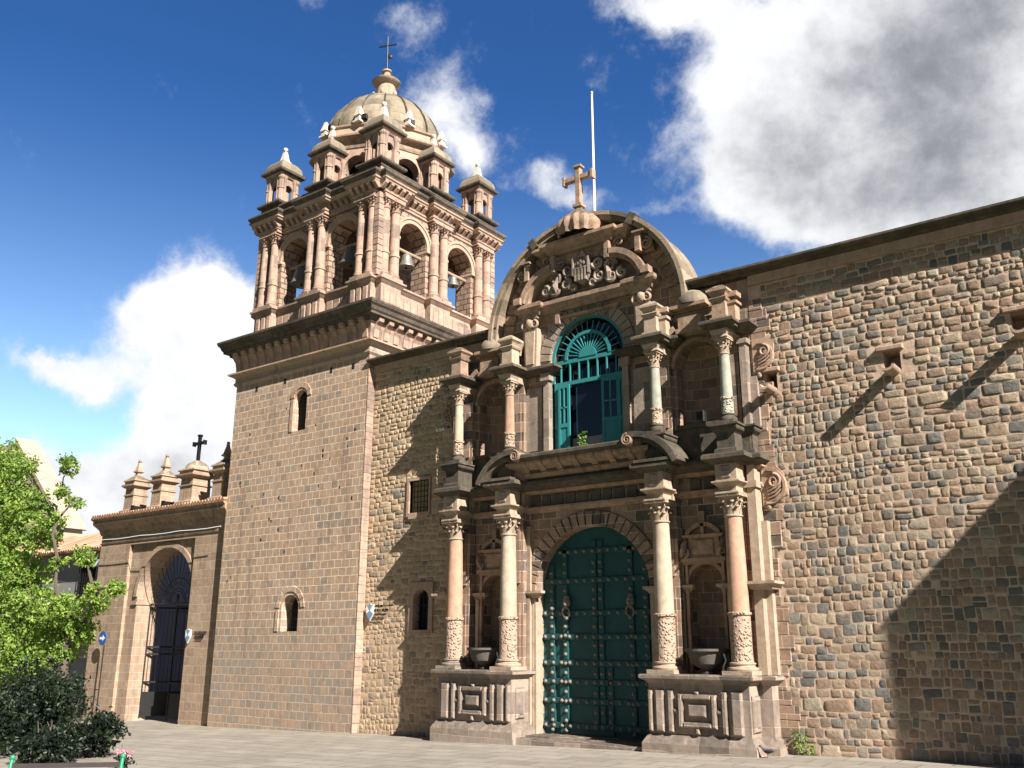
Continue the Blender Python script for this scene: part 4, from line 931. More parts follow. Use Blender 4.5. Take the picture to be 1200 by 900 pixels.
# parapet plinth
mb = MB(); ring(mb, H, .3, [(-.6, 14.6), (.06, 14.6), (.06, 14.78), (0, 14.82), (0, 15.82), (.04, 15.86), (.12, 15.95), (.16, 15.98), (.16, 16.06), (-.6, 16.1)])
par = mb.build('belfry_parapet', M_BELP, tower, 0)
mb = MB()
def pan(m, k):
    for a in (-3.3, -2.95, -2.62): m.box(a, a+.24, -H-.345, -H-.28, 14.98, 15.7, .02); m.box(-a-.24, -a, -H-.345, -H-.28, 14.98, 15.7, .02)
    for a in (-.45, -.12, .21): m.box(a, a+.24, -H-.345, -H-.28, 14.98, 15.7, .02)
    for a in (-2.28, -1.88, -1.48, -1.06, .72, 1.12, 1.52, 1.92): m.box(a, a+.36, -H-.045, -H+.02, 14.98, 15.7, .02)
pan(mb, 0); inst('parapet_panel', mb, M_BEL, par, [Matrix.Translation((BX, BY, 0)) @ Matrix.Rotation(k*PI/2, 4, 'Z') for k in range(4)])
mb = MB()
def bw(m, k):
    m.box(-H, -2.4, -H, -H+.8, 16.05, 19.62); m.box(2.4, H-.8, -H, -H+.8, 16.05, 19.62)
    m.arch(-2.4, 0, 16.05, 19.62, -1.47, .82, 18.22, -H, -H+.8); m.arch(0, 2.4, 16.05, 19.62, 1.47, .82, 18.22, -H, -H+.8)
quad(bw, mb); mb.build('belfry_wall', M_RUST, tower, 30)
mb = MB(); mb.band(0, 18.22, .83, 1.0, 0, 180, 18, -H-.07, -H+.02); mb.band(0, 18.22, 1.0, 1.1, 0, 180, 18, -H-.11, -H+.02); mb.box(-1.02, -.8, -H-.1, -H+.75, 18.1, 18.22); mb.box(.8, 1.02, -H-.1, -H+.75, 18.1, 18.22)
inst('arch_moulding', mb, M_TRIML, tower, [Matrix.Translation((BX, BY, 0)) @ Matrix.Rotation(k*PI/2, 4, 'Z') @ Matrix.Translation((c, 0, 0)) for k in range(4) for c in (-1.47, 1.47)], 25)
mb = MB(); mb.box(BX-3.3, BX+3.3, BY-3.3, BY+3.3, 14.6, 16.0); mb.box(BX-3.2, BX+3.2, BY-3.2, BY+3.2, 19.3, 20.0); mb.box(BX-1.3, BX+1.3, BY-1.3, BY+1.3, 16, 19.4); mb.build('belfry_dark_core', M_NICHE, tower, 0)  # floor and ceiling slabs; dark central pillar added to darken the arches
# belfry columns: one mesh, copied
m = MB(); r_ = .2
m.sq([(.27, 16.08), (.27, 16.2)]); m.lathe([(.25, 16.2), (.27, 16.26), (.23, 16.31), (.24, 16.36), (.205, 16.4), (.2, 17.1), (.235, 17.12), (.235, 17.19), (.2, 17.21), (.175, 19.02)], n=16)
col0 = m.build('column', M_BELP, tower, 30)
m = MB(); capital(m, 19.0, .45, .18); m.sq([(.24, 19.45), (.24, 19.5), (.2, 19.52), (.2, 19.64)]); cap0 = m.build('capital', M_BELP, col0, 30)
first = True
for k in range(4):
    for u in COLS:
        v = Matrix.Rotation(k*PI/2, 4, 'Z') @ Vector((u, -H-.14, 0))
        o = col0 if first else copy_tree(col0, tower); first = False; o.location = (BX+v.x, BY+v.y, 0)
    # squared rusticated strip at the corners is part of the wall
mb = MB()
for i in range(14): mb.box(-.13, .13, -.13, .13, 16.1+i*.25+.015, 16.1+i*.25+.235)
inst('corner_strip', mb, M_BELP, tower, [Matrix.Translation((BX+sx*(H+.12), BY+sy*(H+.12), 0)) for sx in (-1, 1) for sy in (-1, 1)])
mb = MB(); ring(mb, H, .32, [(-.6, 19.5), (.04, 19.5), (.04, 19.6), (.08, 19.63), (.08, 19.7), (.02, 19.72), (.02, 19.95), (.1, 19.98), (-.6, 20.0)]); mb.build('belfry_entablature', M_BELP, tower, 0)
mb = MB(); mb.prism([(-.02, 19.7), (-.08, 19.72), (-.26, 19.88), (-.26, 19.98), (.45, 19.98)], -.075, .075, 'x')
md = []
for k in range(4):
    for i in range(23):
        u = -3.63+i*.33; d = .32 if (abs(u) > 2.3 or abs(u) < .62) else 0
        md.append(Matrix.Translation((BX, BY, 0)) @ Matrix.Rotation(k*PI/2, 4, 'Z') @ Matrix.Translation((u, -H-d, 0)))
inst('modillion', mb, M_BELP, tower, md)
mb = MB(); ring(mb, H, .3, [(-.6, 19.97), (.28, 19.97), (.3, 20.03), (.35, 20.06), (.36, 20.12), (.33, 20.14), (-.6, 20.15)]); mb.build('belfry_cornice', M_TRIML, tower, 0)
mb = MB(); ring(mb, H, .3, [(-.6, 20.14), (.34, 20.14), (.37, 20.2), (.43, 20.26), (.45, 20.3), (.45, 20.37), (.36, 20.41), (-.6, 20.47)]); mb.build('cornice_top', M_TRIM2, tower, 0)
mb = MB(); mb.box(BX-3.2, BX+3.2, BY-3.2, BY+3.2, 19.9, 20.6); mb.build('belfry_roof', M_DARK, tower, 0)
mb = MB(); mb.sweep([(BX-3.5, BY-3.5), (BX+3.5, BY-3.5), (BX+3.5, BY+3.5), (BX-3.5, BY+3.5)], [(-.3, 20.2), (.0, 20.2), (.0, 20.66), (.14, 20.72), (.18, 20.78), (.16, 20.86), (-.3, 20.88)], True); mb.build('blocking_course', M_TRIM2, tower, 0)

# ring of eight turrets
def turret():
    m = MB(); m.sq([(.56, 20.2), (.56, 20.9)]); m.mat(1); m.sq([(.56, 20.88), (.7, 20.93), (.74, 20.98), (.74, 21.06), (.6, 21.12)]); m.mat(0)
    for k in range(4):
        q = m.mark(); m.arch(-.43, .43, 21.1, 22.42, 0, .2, 21.85, -.43, -.33, n=10)
        for u in (-.4, .4): m.lathe([(.11, 21.1), (.12, 21.18), (.09, 21.22), (.085, 21.75), (.12, 21.78), (.12, 21.83), (.085, 21.86), (.08, 22.2), (.13, 22.28), (.13, 22.4)], u, -.45, 8)
        for u in (-.27, .27): m.lathe([(.09, 21.1), (.1, 21.18), (.07, 21.22), (.07, 22.2), (.11, 22.28), (.11, 22.4)], u, -.47, 8)
        m.xf(q, Matrix.Rotation(k*PI/2, 4, 'Z'))
    m.sq([(.2, 21.1), (.2, 22.4)])
    m.mat(0); m.sq([(.48, 22.36), (.53, 22.42), (.55, 22.48), (.6, 22.52)]); m.mat(1); m.sq([(.58, 22.5), (.69, 22.55), (.71, 22.6), (.71, 22.66), (.56, 22.72)])
    o = m.build('turret', [M_BELP, M_DARK], tower, 30)
    m = MB(); m.sq([(.58, 22.7), (.58, 22.82), (.54, 23.0), (.42, 23.18), (.26, 23.3), (.18, 23.36)]); m.build('turret_roof', M_DOME, o, 20)
    m = MB(); m.sq([(.2, 23.32), (.2, 23.38), (.15, 23.42), (.07, 23.86), (.09, 23.88)]); m.sph(0, 0, 23.98, .11); m.build('obelisk', M_WHITE, o, 40)
    return o
t0 = turret(); first = True
D_ = 3.08
for dx, dy in ((1, -1), (0, -1), (-1, -1), (-1, 0), (-1, 1), (0, 1), (1, 1), (1, 0)):
    o = t0 if first else copy_tree(t0, tower); first = False; o.location = (BX+dx*D_, BY+dy*D_, 0)
# drum with arched windows
DR = 2.75
mb = MB(); N_ = 8
for k in range(8):
    q = mb.mark(); ang = (k*45-45+22.5); 
    fl = 2*DR*math.tan(PI/8)/2
    mb.arch(-fl, fl, 20.2, 23.3, 0, .54, 22.0, -DR, -DR+.5, sill=20.9)
    mb.band(0, 22.0, .54, .72, 0, 180, 12, -DR-.06, -DR+.02); mb.box(-.72, -.55, -DR-.05, -DR+.02, 20.9, 22.0); mb.box(.55, .72, -DR-.05, -DR+.02, 20.9, 22.0)
    mb.box(-fl, -fl+.16, -DR-.07, -DR+.02, 20.5, 22.9); mb.box(fl-.16, fl, -DR-.07, -DR+.02, 20.5, 22.9)
    mb.xf(q, Matrix.Translation((BX, BY, 0)) @ Matrix.Rotation(R(ang), 4, 'Z'))
mb.build('drum', M_BELP, tower, 30)
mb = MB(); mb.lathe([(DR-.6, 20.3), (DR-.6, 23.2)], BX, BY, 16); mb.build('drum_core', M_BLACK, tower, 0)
mb = MB(); OC = [(BX+(DR/math.cos(PI/8))*math.cos(R(45*k)), BY+(DR/math.cos(PI/8))*math.sin(R(45*k))) for k in range(8)]
mb.sweep(OC, [(-.6, 22.92), (.04, 22.92), (.06, 23.0), (.02, 23.04), (.02, 23.22), (.1, 23.28), (.24, 23.34), (.3, 23.4), (.3, 23.48), (.1, 23.54), (-.6, 23.54)], True); mb.build('drum_cornice', M_TRIM, tower, 0)
mb = MB(); mb.sweep(OC, [(-.9, 23.5), (.0, 23.5), (-.02, 23.98), (.06, 24.02), (.08, 24.08), (-.06, 24.14), (-.9, 24.14)], True); mb.build('dome_base', M_TRIML, tower, 0)
DM = [(2.7, 24.08), (2.71, 24.4), (2.63, 24.8), (2.47, 25.2), (2.22, 25.65), (1.89, 26.05), (1.5, 26.38), (1.05, 26.66), (.7, 26.82), (.5, 26.88)]
mb = MB(); N_ = 64; V = []; F = []
for r_, z_ in DM:
    for i in range(N_):
        a = 2*PI*i/N_; f = 1 + .028*abs(math.sin(a*8))**.6 - .028; V.append((BX+r_*f*math.cos(a), BY+r_*f*math.sin(a), z_))
for j in range(len(DM)-1): F += [(j*N_+i, j*N_+(i+1) % N_, (j+1)*N_+(i+1) % N_, (j+1)*N_+i) for i in range(N_)]
mb.add(V, F); dome = mb.build('dome', M_DOME, tower, 50)
mb = MB()
for k in range(16):
    a = 2*PI*k/16; mb.tube([(BX+(r_+.0)*math.cos(a), BY+(r_+.0)*math.sin(a), z_) for r_, z_ in DM[:-1]], .035, 5)
mb.build('ribs', M_DARK, dome, 40)
m = MB(); m.sq([(.2, 0), (.2, .08), (.14, .1), (.12, .3), (.17, .33), (.05, .8), (.0, .82)])
ob0 = m.build('finial', M_WHITE, dome, 0); first = True
for k in range(8):
    o = ob0 if first else copy_tree(ob0, dome); first = False; a = R(45*k+22.5); o.location = (BX+2.78*math.cos(a), BY+2.78*math.sin(a), 24.1)
mb = MB(); mb.lathe([(.64, 26.75), (.64, 26.93), (.47, 26.98), (.43, 27.66), (.5, 27.72), (.64, 27.8), (.68, 27.88), (.6, 27.95), (.42, 28.06), (.26, 28.18), (.17, 28.28), (.17, 28.42), (.25, 28.46), (.22, 28.54), (.06, 28.6)], BX, BY, 24)
for k in range(6): a = 2*PI*k/6; mb.sph(BX+.58*math.cos(a), BY+.6*math.sin(a), 27.08, .1, .1, .2, 8, 5)
mb.build('lantern', M_TRIML, tower, 40)
mb = MB(); mb.tube([(BX, BY, 28.55), (BX-.05, BY, 30.45)], .035); k = mb.mark(); mb.tube([(-.42, 0, 0), (.42, 0, 0)], .035); mb.sph(0, 0, -.6, .14, .05, .14); mb.xf(k, Matrix.Translation((BX-.03, BY, 29.95)) @ Matrix.Rotation(R(38), 4, 'Z') @ Matrix.Rotation(R(-12), 4, 'Y'))
mb.build('iron_cross', M_IRON, tower, 40)
# floodlights on the dome
fl0 = None
for i, a in enumerate((-100, -62, -20, -140)):
    o = bpy.data.objects.new('floodlight', None); C.objects.link(o)
    tag(o, ['small black floodlight on the dome, on the flank seen from the front', 'small black floodlight on the dome just behind the front corner turret', 'small black floodlight on the sunny right flank of the dome', 'small black floodlight on the dome nearest the left edge'][i], 'floodlight', 'floodlights around the dome')
    m = MB(); m.box(-.11, .11, -.1, .08, .12, .36, .02); m.build('lamp_housing', M_IRON, o, 0)
    m = MB(); m.box(-.02, .02, -.04, .04, 0, .14); m.build('bracket', M_IRON, o, 0)
    o.location = (BX+2.82*math.cos(R(a)), BY+2.82*math.sin(R(a)), 24.1); o.rotation_euler.z = R(a+90)

# bells (each its own thing)
def bell(x, y, z, r, rot, label, beam=1.0):
    o = bpy.data.objects.new('church_bell', None); C.objects.link(o); tag(o, label, 'bell', 'bells in the belfry arches')
    m = MB(); m.lathe([(r, 0), (r*1.0, .03), (r*.82, r*.35), (r*.68, r*.9), (r*.6, r*1.35), (r*.45, r*1.62), (r*.12, r*1.72)], n=20); m.build('bell_body', M_BRONZE, o, 50)
    m = MB(); m.tube([(0, 0, r*1.2), (0, 0, .0)], .02); m.sph(0, 0, -.02, .06); m.build('clapper', M_IRON, o)
    m = MB(); m.tube([(-beam, 0, r*1.9), (beam, 0, r*1.9)], .07, 8); m.box(-.1, .1, -.06, .06, r*1.66, r*1.9); m.build('yoke_beam', M_WOOD, o)
    o.location = (x, y, z); o.rotation_euler.z = rot
bell(BX-1.47, BY-H+.45, 17.1, .48, 0, 'large bronze bell in the left arch of the shaded belfry front', .9)
bell(BX+1.47, BY-H+.45, 17.25, .46, 0, 'large bronze bell in the belfry front arch nearest the corner', .9)
bell(BX+H-.3, BY-1.47, 17.25, .34, R(90), 'grey bell in the sunlit right belfry face, nearest the corner', .9)
bell(BX+H-.3, BY+1.47, 17.4, .26, R(90), 'smallest bell, in the far arch of the sunlit belfry face', .9)

# ------------------------------------------------------------------ gateway
gate = thing('gateway', 'low stone gateway wall with arched passage and four pinnacle piers beside tower', 'gateway')
GX0, GX1, GC, GW, GS = -26.45, -17.0, -21.28, 1.98, 4.5
mb = MB(); mb.box(GX0, -24.05, -.05, 1.1, -1.4, 7.5); mb.box(-19.25, GX1, -.05, 1.1, -1.4, 7.5); mb.box(-24.05, -19.25, -.05, 1.1, 6.78, 7.5)
mb.arch(-24.05, -19.25, -1.4, 6.78, GC, GW, GS, .1, 1.1, n=28); mb.build('gateway_wall', M_GATE, gate, 30)
mb = MB(); mb.band(GC, GS, GW+.02, GW+.24, 0, 180, 24, .03, .12); mb.box(GC-GW-.32, GC-GW+.04, .03, 1.12, 4.16, 4.28); mb.box(GC+GW-.04, -19.27, .03, 1.12, 4.16, 4.28); mb.build('arch_moulding', M_GATE, gate, 25)
mb = MB(); mb.sweep([(GX0, 1.15), (GX0, -.05), (GX1, -.05)], [(-.2, 6.9), (.03, 6.9), (.05, 6.96), (-.2, 6.97)]); mb.sweep([(GX0, 1.15), (GX0, -.05), (GX1, -.05)], [(-.3, 7.3), (.04, 7.3), (.08, 7.4), (.12, 7.55), (.3, 7.75), (.34, 7.8), (.34, 7.95), (.42, 8.02), (.42, 8.12), (-.9, 8.25)]); mb.build('gateway_cornice', M_TRIM, gate, 0)
mb = MB(); x = GX0-.2
while x < GX1: mb.tube([(x, -.5, 8.12), (x, .8, 8.3)], .1, 6); x += .2
mb.tint = [float(v) for v in RNG.random(len(mb.v))]; mb.build('tile_ridge', M_TILE, gate, 40)
for i, x in enumerate((-24.7, -22.55, -20.2, -18.15)):
    big = i == 2; w = .46 if big else .36; h = 9.45
    m = MB(); m.sq([(w+.12, 8.1), (w+.12, 8.34), (w, 8.42), (w*.97, 9.0), (w*1.08, 9.03), (w*1.08, 9.08), (w*.95, 9.1), (w*.93, 9.36), (w*1.35, 9.46), (w*1.38, 9.54), (w*1.1, 9.56), (w*1.08, 9.66), (w*1.25, 9.7), (w*1.2, 9.76)], x, .35)
    p = m.build('pier', M_GATE, gate, 0)
    m = MB()
    if not big: m.sq([(w*1.15, 9.75), (w*.7, 9.88), (w*.35, 10.0), (w*.25, 10.1), (w*.5, 10.16), (w*.5, 10.2), (w*.36, 10.24), (w*.14, 10.6), (w*.2, 10.63)], x, .35); m.sph(x, .35, 10.7, .08); m.build('finial', M_TRIML, p, 0)
    else:
        m.lathe([(w*1.1, 9.75), (w*1.05, 9.9), (w*.8, 10.05), (w*.4, 10.14), (.12, 10.18)], x, .35, 16); m.build('dome_cap', M_TRIML, p, 40)
        m = MB(); m.box(x-.06, x+.06, .29, .41, 10.1, 11.32); m.box(x-.38, x+.38, .3, .4, 10.9, 11.02); m.box(x-.09, x+.09, .27, .43, 11.26, 11.34)
        for s in (1, -1): m.box(x+s*.38-.03, x+s*.38+.03, .27, .43, 10.86, 11.06)
        m.build('cross', M_IRON, p, 0)
for x in (-24.1, -21.75): mb = MB(); mb.box(x-.09, x+.09, -.1, .3, 8.15, 8.5); mb.box(x-.1, x+.1, -.16, -.1, 8.18, 8.52); mb.build('cornice_lamp', M_IRON, gate, 0)
# passage behind
mb = MB(); mb.box(-40, -9.5, 16, 16.4, -1.4, 7.0); mb.build('courtyard_wall', M_COURT, gate, 0)
def gate_leaf(x0, w, rot):
    m = MB()
    for a, b, c, d in ((0, .06, -.5, 4.1), (w-.05, w, -.5, 4.1)): m.box(a, b, -.03, .03, c, d)
    for z in (-.4, .95, 2.1, 2.4, 4.05): m.box(.06, w-.05, -.025, .025, z-.04, z+.04)
    n = int(w/.16)
    for i in range(1, n): x = w*i/n; m.tube([(x, 0, -.4), (x, 0, 4.05)], .009, 5)
    for i in range(n): m.spiral(w*(i+.5)/n, 3.85, .05, 1.2, 0, .008, 0, 1, 10); m.spiral(w*(i+.5)/n, 2.25, .05, 1.2, 0, .01, 0, 1, 10)
    m.box(.06, w-.05, -.012, .012, -.4, .55)
    o = m.build('gate_leaf', M_IRON, gate, 0, (x0, .75, 0)); o.rotation_euler.z = rot
gate_leaf(GC-GW, GW-.02, R(58)); gate_leaf(GC+.02, GW-.02, 0)
mb = MB(); y = .75
for r_ in (.5, .62, 1.05): mb.tube([(GC+r_*math.cos(a), y, 4.2+r_*math.sin(a)) for a in np.linspace(0, PI, 20)], .02)
mb.tube([(GC-GW, y, 4.2), (GC+GW, y, 4.2)], .035)
for i in range(1, 20):
    a = PI*i/20; L = 2.4
    xx = GC+1.06*math.cos(a); zz = 4.2+1.06*math.sin(a)
    x2 = GC+L*math.cos(a); z2 = 4.2+L*math.sin(a)
    mb.tube([(xx, y, zz), (x2*.5+xx*.5, y, z2*.5+zz*.5), (GC+(GW-.03)*math.cos(a), y, 4.2+2.2*math.sin(a))], .013, 5)
for i in range(8): a = PI*(i+.5)/8; mb.spiral(GC+.84*math.cos(a), 4.2+.84*math.sin(a), .14, 1.5, y, .014, a, 1, 16)
mb.sph(GC, y, 4.42, .12, .03, .18)
mb.build('lunette_grille', M_IRON, gate)

# ------------------------------------------------------------------ houses at the far left
def tiles(m, x0, x1, y0, y1, z0, z1):
    """barrel tiles running up a slope that rises along +y"""
    x = x0; t = []
    while x < x1:
        k = m.mark(); m.tube([(x, y0+(y1-y0)*q, z0+(z1-z0)*q+RNG.normal(0, .012)) for q in (0, .2, .4, .6, .8, 1)], [.12, .11, .12, .11, .12, .11], 6)
        t += [float(v) for v in np.repeat(RNG.random((len(m.v)-k)//6+1), 6)[:len(m.v)-k]]; x += .23
    k = m.mark(); m.add([(x0, y0, z0-.03), (x1, y0, z0-.03), (x1, y1, z1-.03), (x0, y1, z1-.03)], [(0, 1, 2, 3)]); t += [.3]*4
    m.tint = (m.tint or []) + t
ho = thing('grey_house', 'low grey plastered house with terracotta tiled roof behind the tree', 'house')
mb = MB(); mb.box(-60, -26.5, 2.2, 9, -1.5, 7.1); mb.build('house_wall', M_GREYW, ho, 0)
mb = MB(); tiles(mb, -60, -26.6, 1.6, 5.6, 7.05, 8.5); mb.build('roof', M_TILE, ho, 40)
for x in (-31.3, -37.5):
    m = MB(); m.box(x-.65, x+.65, 2.14, 2.2, 4.7, 6.35); w_ = m.build('window', M_BLACK, ho, 0)
    m = MB()
    for i in range(7): m.tube([(x-.6+i*.2, 2.04, 4.7), (x-.6+i*.2, 2.04, 6.35)], .02, 5)
    for z in (4.9, 5.5, 6.1): m.tube([(x-.65, 2.04, z), (x+.65, 2.04, z)], .02, 5)
    m.build('bars', M_IRON, w_)
mb = MB(); mb.box(-29.6, -27.2, 1.5, 1.8, 6.2, 6.5); mb.build('eave_board', M_WHITEP, ho, 0)
h2 = thing('cream_house', 'taller cream house with tiled gable rising behind the tree crown', 'house')
mb = MB(); mb.prism([(-90, -1.5), (-57, -1.5), (-57, 11.2), (-67, 19.4), (-90, 19)], 14, 15.5); mb.build('house_wall', M_CREAMW, h2, 0)
mb = MB(); mb.prism([(-57.0, 11.2), (-56.6, 11.25), (-67, 19.8), (-67, 19.4)], 13.8, 15.7); mb.build('roof', M_CREAMW, h2, 0)
for x in (-72, -62):
    m = MB(); m.box(x-.6, x+.6, 13.94, 14, 7, 9); m.build('window', M_BLACK, h2, 0)
h3 = thing('ochre_house', 'ochre house with low tiled roof just behind the grey house', 'house')
mb = MB(); mb.box(-54, -38, 10, 16, -1.5, 9.3); mb.build('house_wall', M_CREAMW, h3, 0)
mb = MB(); tiles(mb, -54, -37.8, 9.6, 12.5, 9.3, 10.1); mb.build('roof', M_TILE, h3, 40)

# neighbouring wing (out of frame to the right; throws the big diagonal shadow)
wg = thing('adjoining_wing', 'projecting rubble wing of the church at the right end of the long wall', 'building')
mb = MB(); mb.prism([(-3.41, -1), (.5, -1), (.5, 12.96), (-3.41, 11.12)], 18, 30, 'x'); mb.build('wing_wall', M_QUOIN, wg, 0)
mb = MB(); mb.prism([(-3.43, 11.08), (.5, 12.93), (.5, 13.05), (-3.43, 11.2)], 17.95, 30, 'x'); mb.build('coping', M_DARK, wg, 0)

# ------------------------------------------------------------------ smaller things
fp = thing('flagpole', 'slim white flagpole rising behind the stone cross of the portal', 'flagpole'); fp.location = (-.15, .8, 14.6)
m = MB(); m.tube([(0, 0, 0), (0, 0, 6.2)], [.055, .035], 8); m.build('pole', M_WHITEP, fp); m = MB(); m.sph(0, 0, 6.24, .06); m.build('finial', M_STEEL, fp); m = MB(); m.tube([(.05, 0, 2.1), (.12, 0, 2.15)], .02); m.build('cleat', M_STEEL, fp)
def shield(x, z, y, label, sc=1):
    o = bpy.data.objects.new('heritage_shield', None); C.objects.link(o); tag(o, label, 'sign', 'blue and white shields on the walls')
    w, h = .17*sc, .3*sc
    P = lambda a, b: (a*w, b*h)
    m = MB(); m.prism([P(-1, .75), P(-.5, .7), P(0, .85), P(.5, .7), P(1, .75), P(.95, -.25), P(0, -1), P(-.95, -.25)], 0, .05); m.build('plate', M_WHITEP, o, 0)
    m = MB(); m.prism([P(-.8, .76), P(-.5, .7), P(0, .85), P(.5, .7), P(.8, .76), P(0, .1)], -.008, -.003); m.prism([P(-.93, -.25), P(0, .1), P(.93, -.25), P(0, -.98)], -.008, -.003); m.build('emblem', M_BLUEP, o, 0)
    o.location = (x, y, z)
shield(-8.85, 3.6, -.12, 'blue and white shield on the rubble wall beside the bell tower')
shield(-19.0, 2.85, -.15, 'blue and white shield on the gateway wall beside the tower')
def lettering(x0, z0, y, w, parent):
    m = MB(); rows = ((.0, .06, .9), (-.16, .09, .75), (-.27, .05, .6))
    for dz, hh, f in rows:
        x = x0+.02*random.random()+ (1-f)*.3
        while x < x0+w*f:
            t = random.random(); m.box(x, x+.014, y, y+.02, z0+dz, z0+dz+hh)
            if t < .6: m.box(x+.014, x+.042, y, y+.02, z0+dz+(hh-.014)*random.choice((0, .5, 1)), z0+dz+(hh-.014)*random.choice((0, .5, 1))+.014)
            x += .062
    m.build('metal_lettering', M_IRON, parent, 0)
lettering(-8.75, 3.75, -.1, 1.0, nave); lettering(-18.72, 2.95, -.09, .9, gate)
rs = thing('road_sign', 'round blue road sign with white arrow on the gateway wall', 'sign')
k = MB(); k.lathe([(.3, 0), (.3, .03)], n=28); k.xf(0, Matrix.Rotation(PI/2, 4, 'X')); k.build('disc', M_ROADB, rs, 30)
k = MB(); k.prism([(-.2, -.05), (.03, -.05), (.03, -.13), (.22, 0), (.03, .13), (.03, .05), (-.2, .05)], -.04, -.034); k.build('arrow', M_WHITEP, rs, 0)
k = MB(); k.tube([(.1, .04, -.28), (.1, .04, -3.3)], .025); k.build('post', M_IRON, rs); rs.location = (-24.85, -.35, 2.76)
for s, lab in ((1, 'dark stone basin in the niche between the two columns right of the door'), (-1, 'dark stone basin in the niche between the two columns left of the door')):
    o = thing('stone_basin', lab, 'basin', 'holy water basins in the niches'); o.location = (3.6*s, -.42, 1.815)
    m = MB(); m.lathe([(.2, 0), (.22, .05), (.14, .1), (.2, .14), (.4, .25), (.46, .42), (.48, .52), (.56, .56), (.56, .62), (.48, .62), (.42, .5)], n=24); m.build('bowl', M_SLATE, o, 40)
    m = MB(); m.tube([(.5, -.08, .5), (.56, -.1, .34), (.48, -.1, .18), (.5, -.12, .02)], .025); m.build('spout', M_WHITEP, o)
pf = thing('floodlight', 'small floodlight on the upper ledge between the right columns', 'floodlight'); pf.location = (3.75, -.32, 8.42)
m = MB(); m.box(-.1, .1, -.1, .1, .06, .26, .02); m.build('lamp_housing', M_IRON, pf, 0); m = MB(); m.box(.1, .14, -.08, .08, .0, .28); m.build('bracket', M_WHITEP, pf, 0)
# pigeon on the paving
pg = thing('pigeon', 'dark grey pigeon standing on the paving by the right pedestal', 'pigeon'); pg.location = (5.3, -1.05, ground_z(5.3))
m = MB(); V = []; F = []; n = 12
secs = [(-.2, .17, .008, .006), (-.13, .165, .03, .018), (-.06, .15, .05, .045), (0, .15, .06, .06), (.06, .165, .055, .058), (.1, .19, .04, .045), (.13, .225, .03, .032), (.15, .255, .03, .03), (.175, .262, .024, .022), (.195, .258, .01, .008), (.215, .25, .004, .004)]
for x, z, ry, rz in secs: V += [(x, ry*math.cos(2*PI*i/n), z+rz*math.sin(2*PI*i/n)) for i in range(n)]
for j in range(len(secs)-1): F += [(j*n+i, j*n+(i+1) % n, (j+1)*n+(i+1) % n, (j+1)*n+i) for i in range(n)]
F += [tuple(range(n)), tuple(range(len(V)-1, len(V)-n-1, -1))]
m.add(V, F); m.build('body', M_PIG, pg, 60)
for s in (1, -1):
    m = MB(); m.sph(-.04, s*.055, .16, .11, .015, .035, 10, 6); m.build('wing', M_PIGD, pg, 60); m = MB(); m.tube([(.01, s*.025, .1), (.015, s*.025, .01)], .007); m.tube([(.0, s*.025, .008), (.05, s*.03, .006)], .006); m.build('leg', M_RED, pg)
pg.rotation_euler.z = R(200)

# foliage -----------------------------------------------------------
def leaves(m, centres, n, size, spread=1.0, lo=.0):
    """thin leaf blades scattered through blobs (x, y, z, rx, ry, rz)"""
    cs = np.array(centres); wt = cs[:, 3]*cs[:, 4]*cs[:, 5]; wt = wt**.7; wt /= wt.sum()
    idx = RNG.choice(len(cs), n, p=wt); u = RNG.normal(size=(n, 3)); u /= np.linalg.norm(u, axis=1)[:, None]
    rad = RNG.uniform(lo, 1, n)**(1/2.2)*spread
    sub = RNG.normal(0, .16, (n, 3))
    P = cs[idx, :3]+(u*rad[:, None]+sub)*cs[idx, 3:6]
    # pull leaves into twig-like clumps so gaps open between them
    nc = max(20, n//28); ck = P[RNG.choice(n, nc)]
    cl = RNG.integers(0, nc, n); near = np.empty(n, int)
    for s0 in range(0, n, 2000):
        d = ((P[s0:s0+2000, None, :]-ck[None])**2).sum(2); near[s0:s0+2000] = d.argmin(1)
    P = P+(ck[near]-P)*RNG.uniform(.2, .62, n)[:, None]
    d1 = RNG.normal(size=(n, 3))+np.array([.1, 0, -.35]); d1 /= np.linalg.norm(d1, axis=1)[:, None]
    d2 = np.cross(d1, RNG.normal(size=(n, 3))); d2 /= np.linalg.norm(d2, axis=1)[:, None]; nn = np.cross(d1, d2)
    L = (size*RNG.uniform(.6, 1.3, n))[:, None]; Wd = L*.27
    a = P; b = P+d1*L*.5+d2*Wd+nn*Wd*.3; c = P+d1*L; e = P+d1*L*.5-d2*Wd+nn*Wd*.3
    V = np.stack([a, b, c, e], 1).reshape(-1, 3); o = len(m.v)
    m.v += list(map(tuple, V.tolist()))
    for i in range(n): m.f += [(o+4*i, o+4*i+1, o+4*i+2), (o+4*i, o+4*i+2, o+4*i+3)]; m.m += [m.cur]*2
    t = np.clip(RNG.normal(.5, .22, nc)[near]*.6+RNG.normal(.5, .2, n)*.4, 0, 1)
    m.tint = (m.tint or []) + np.repeat(t, 4).tolist()
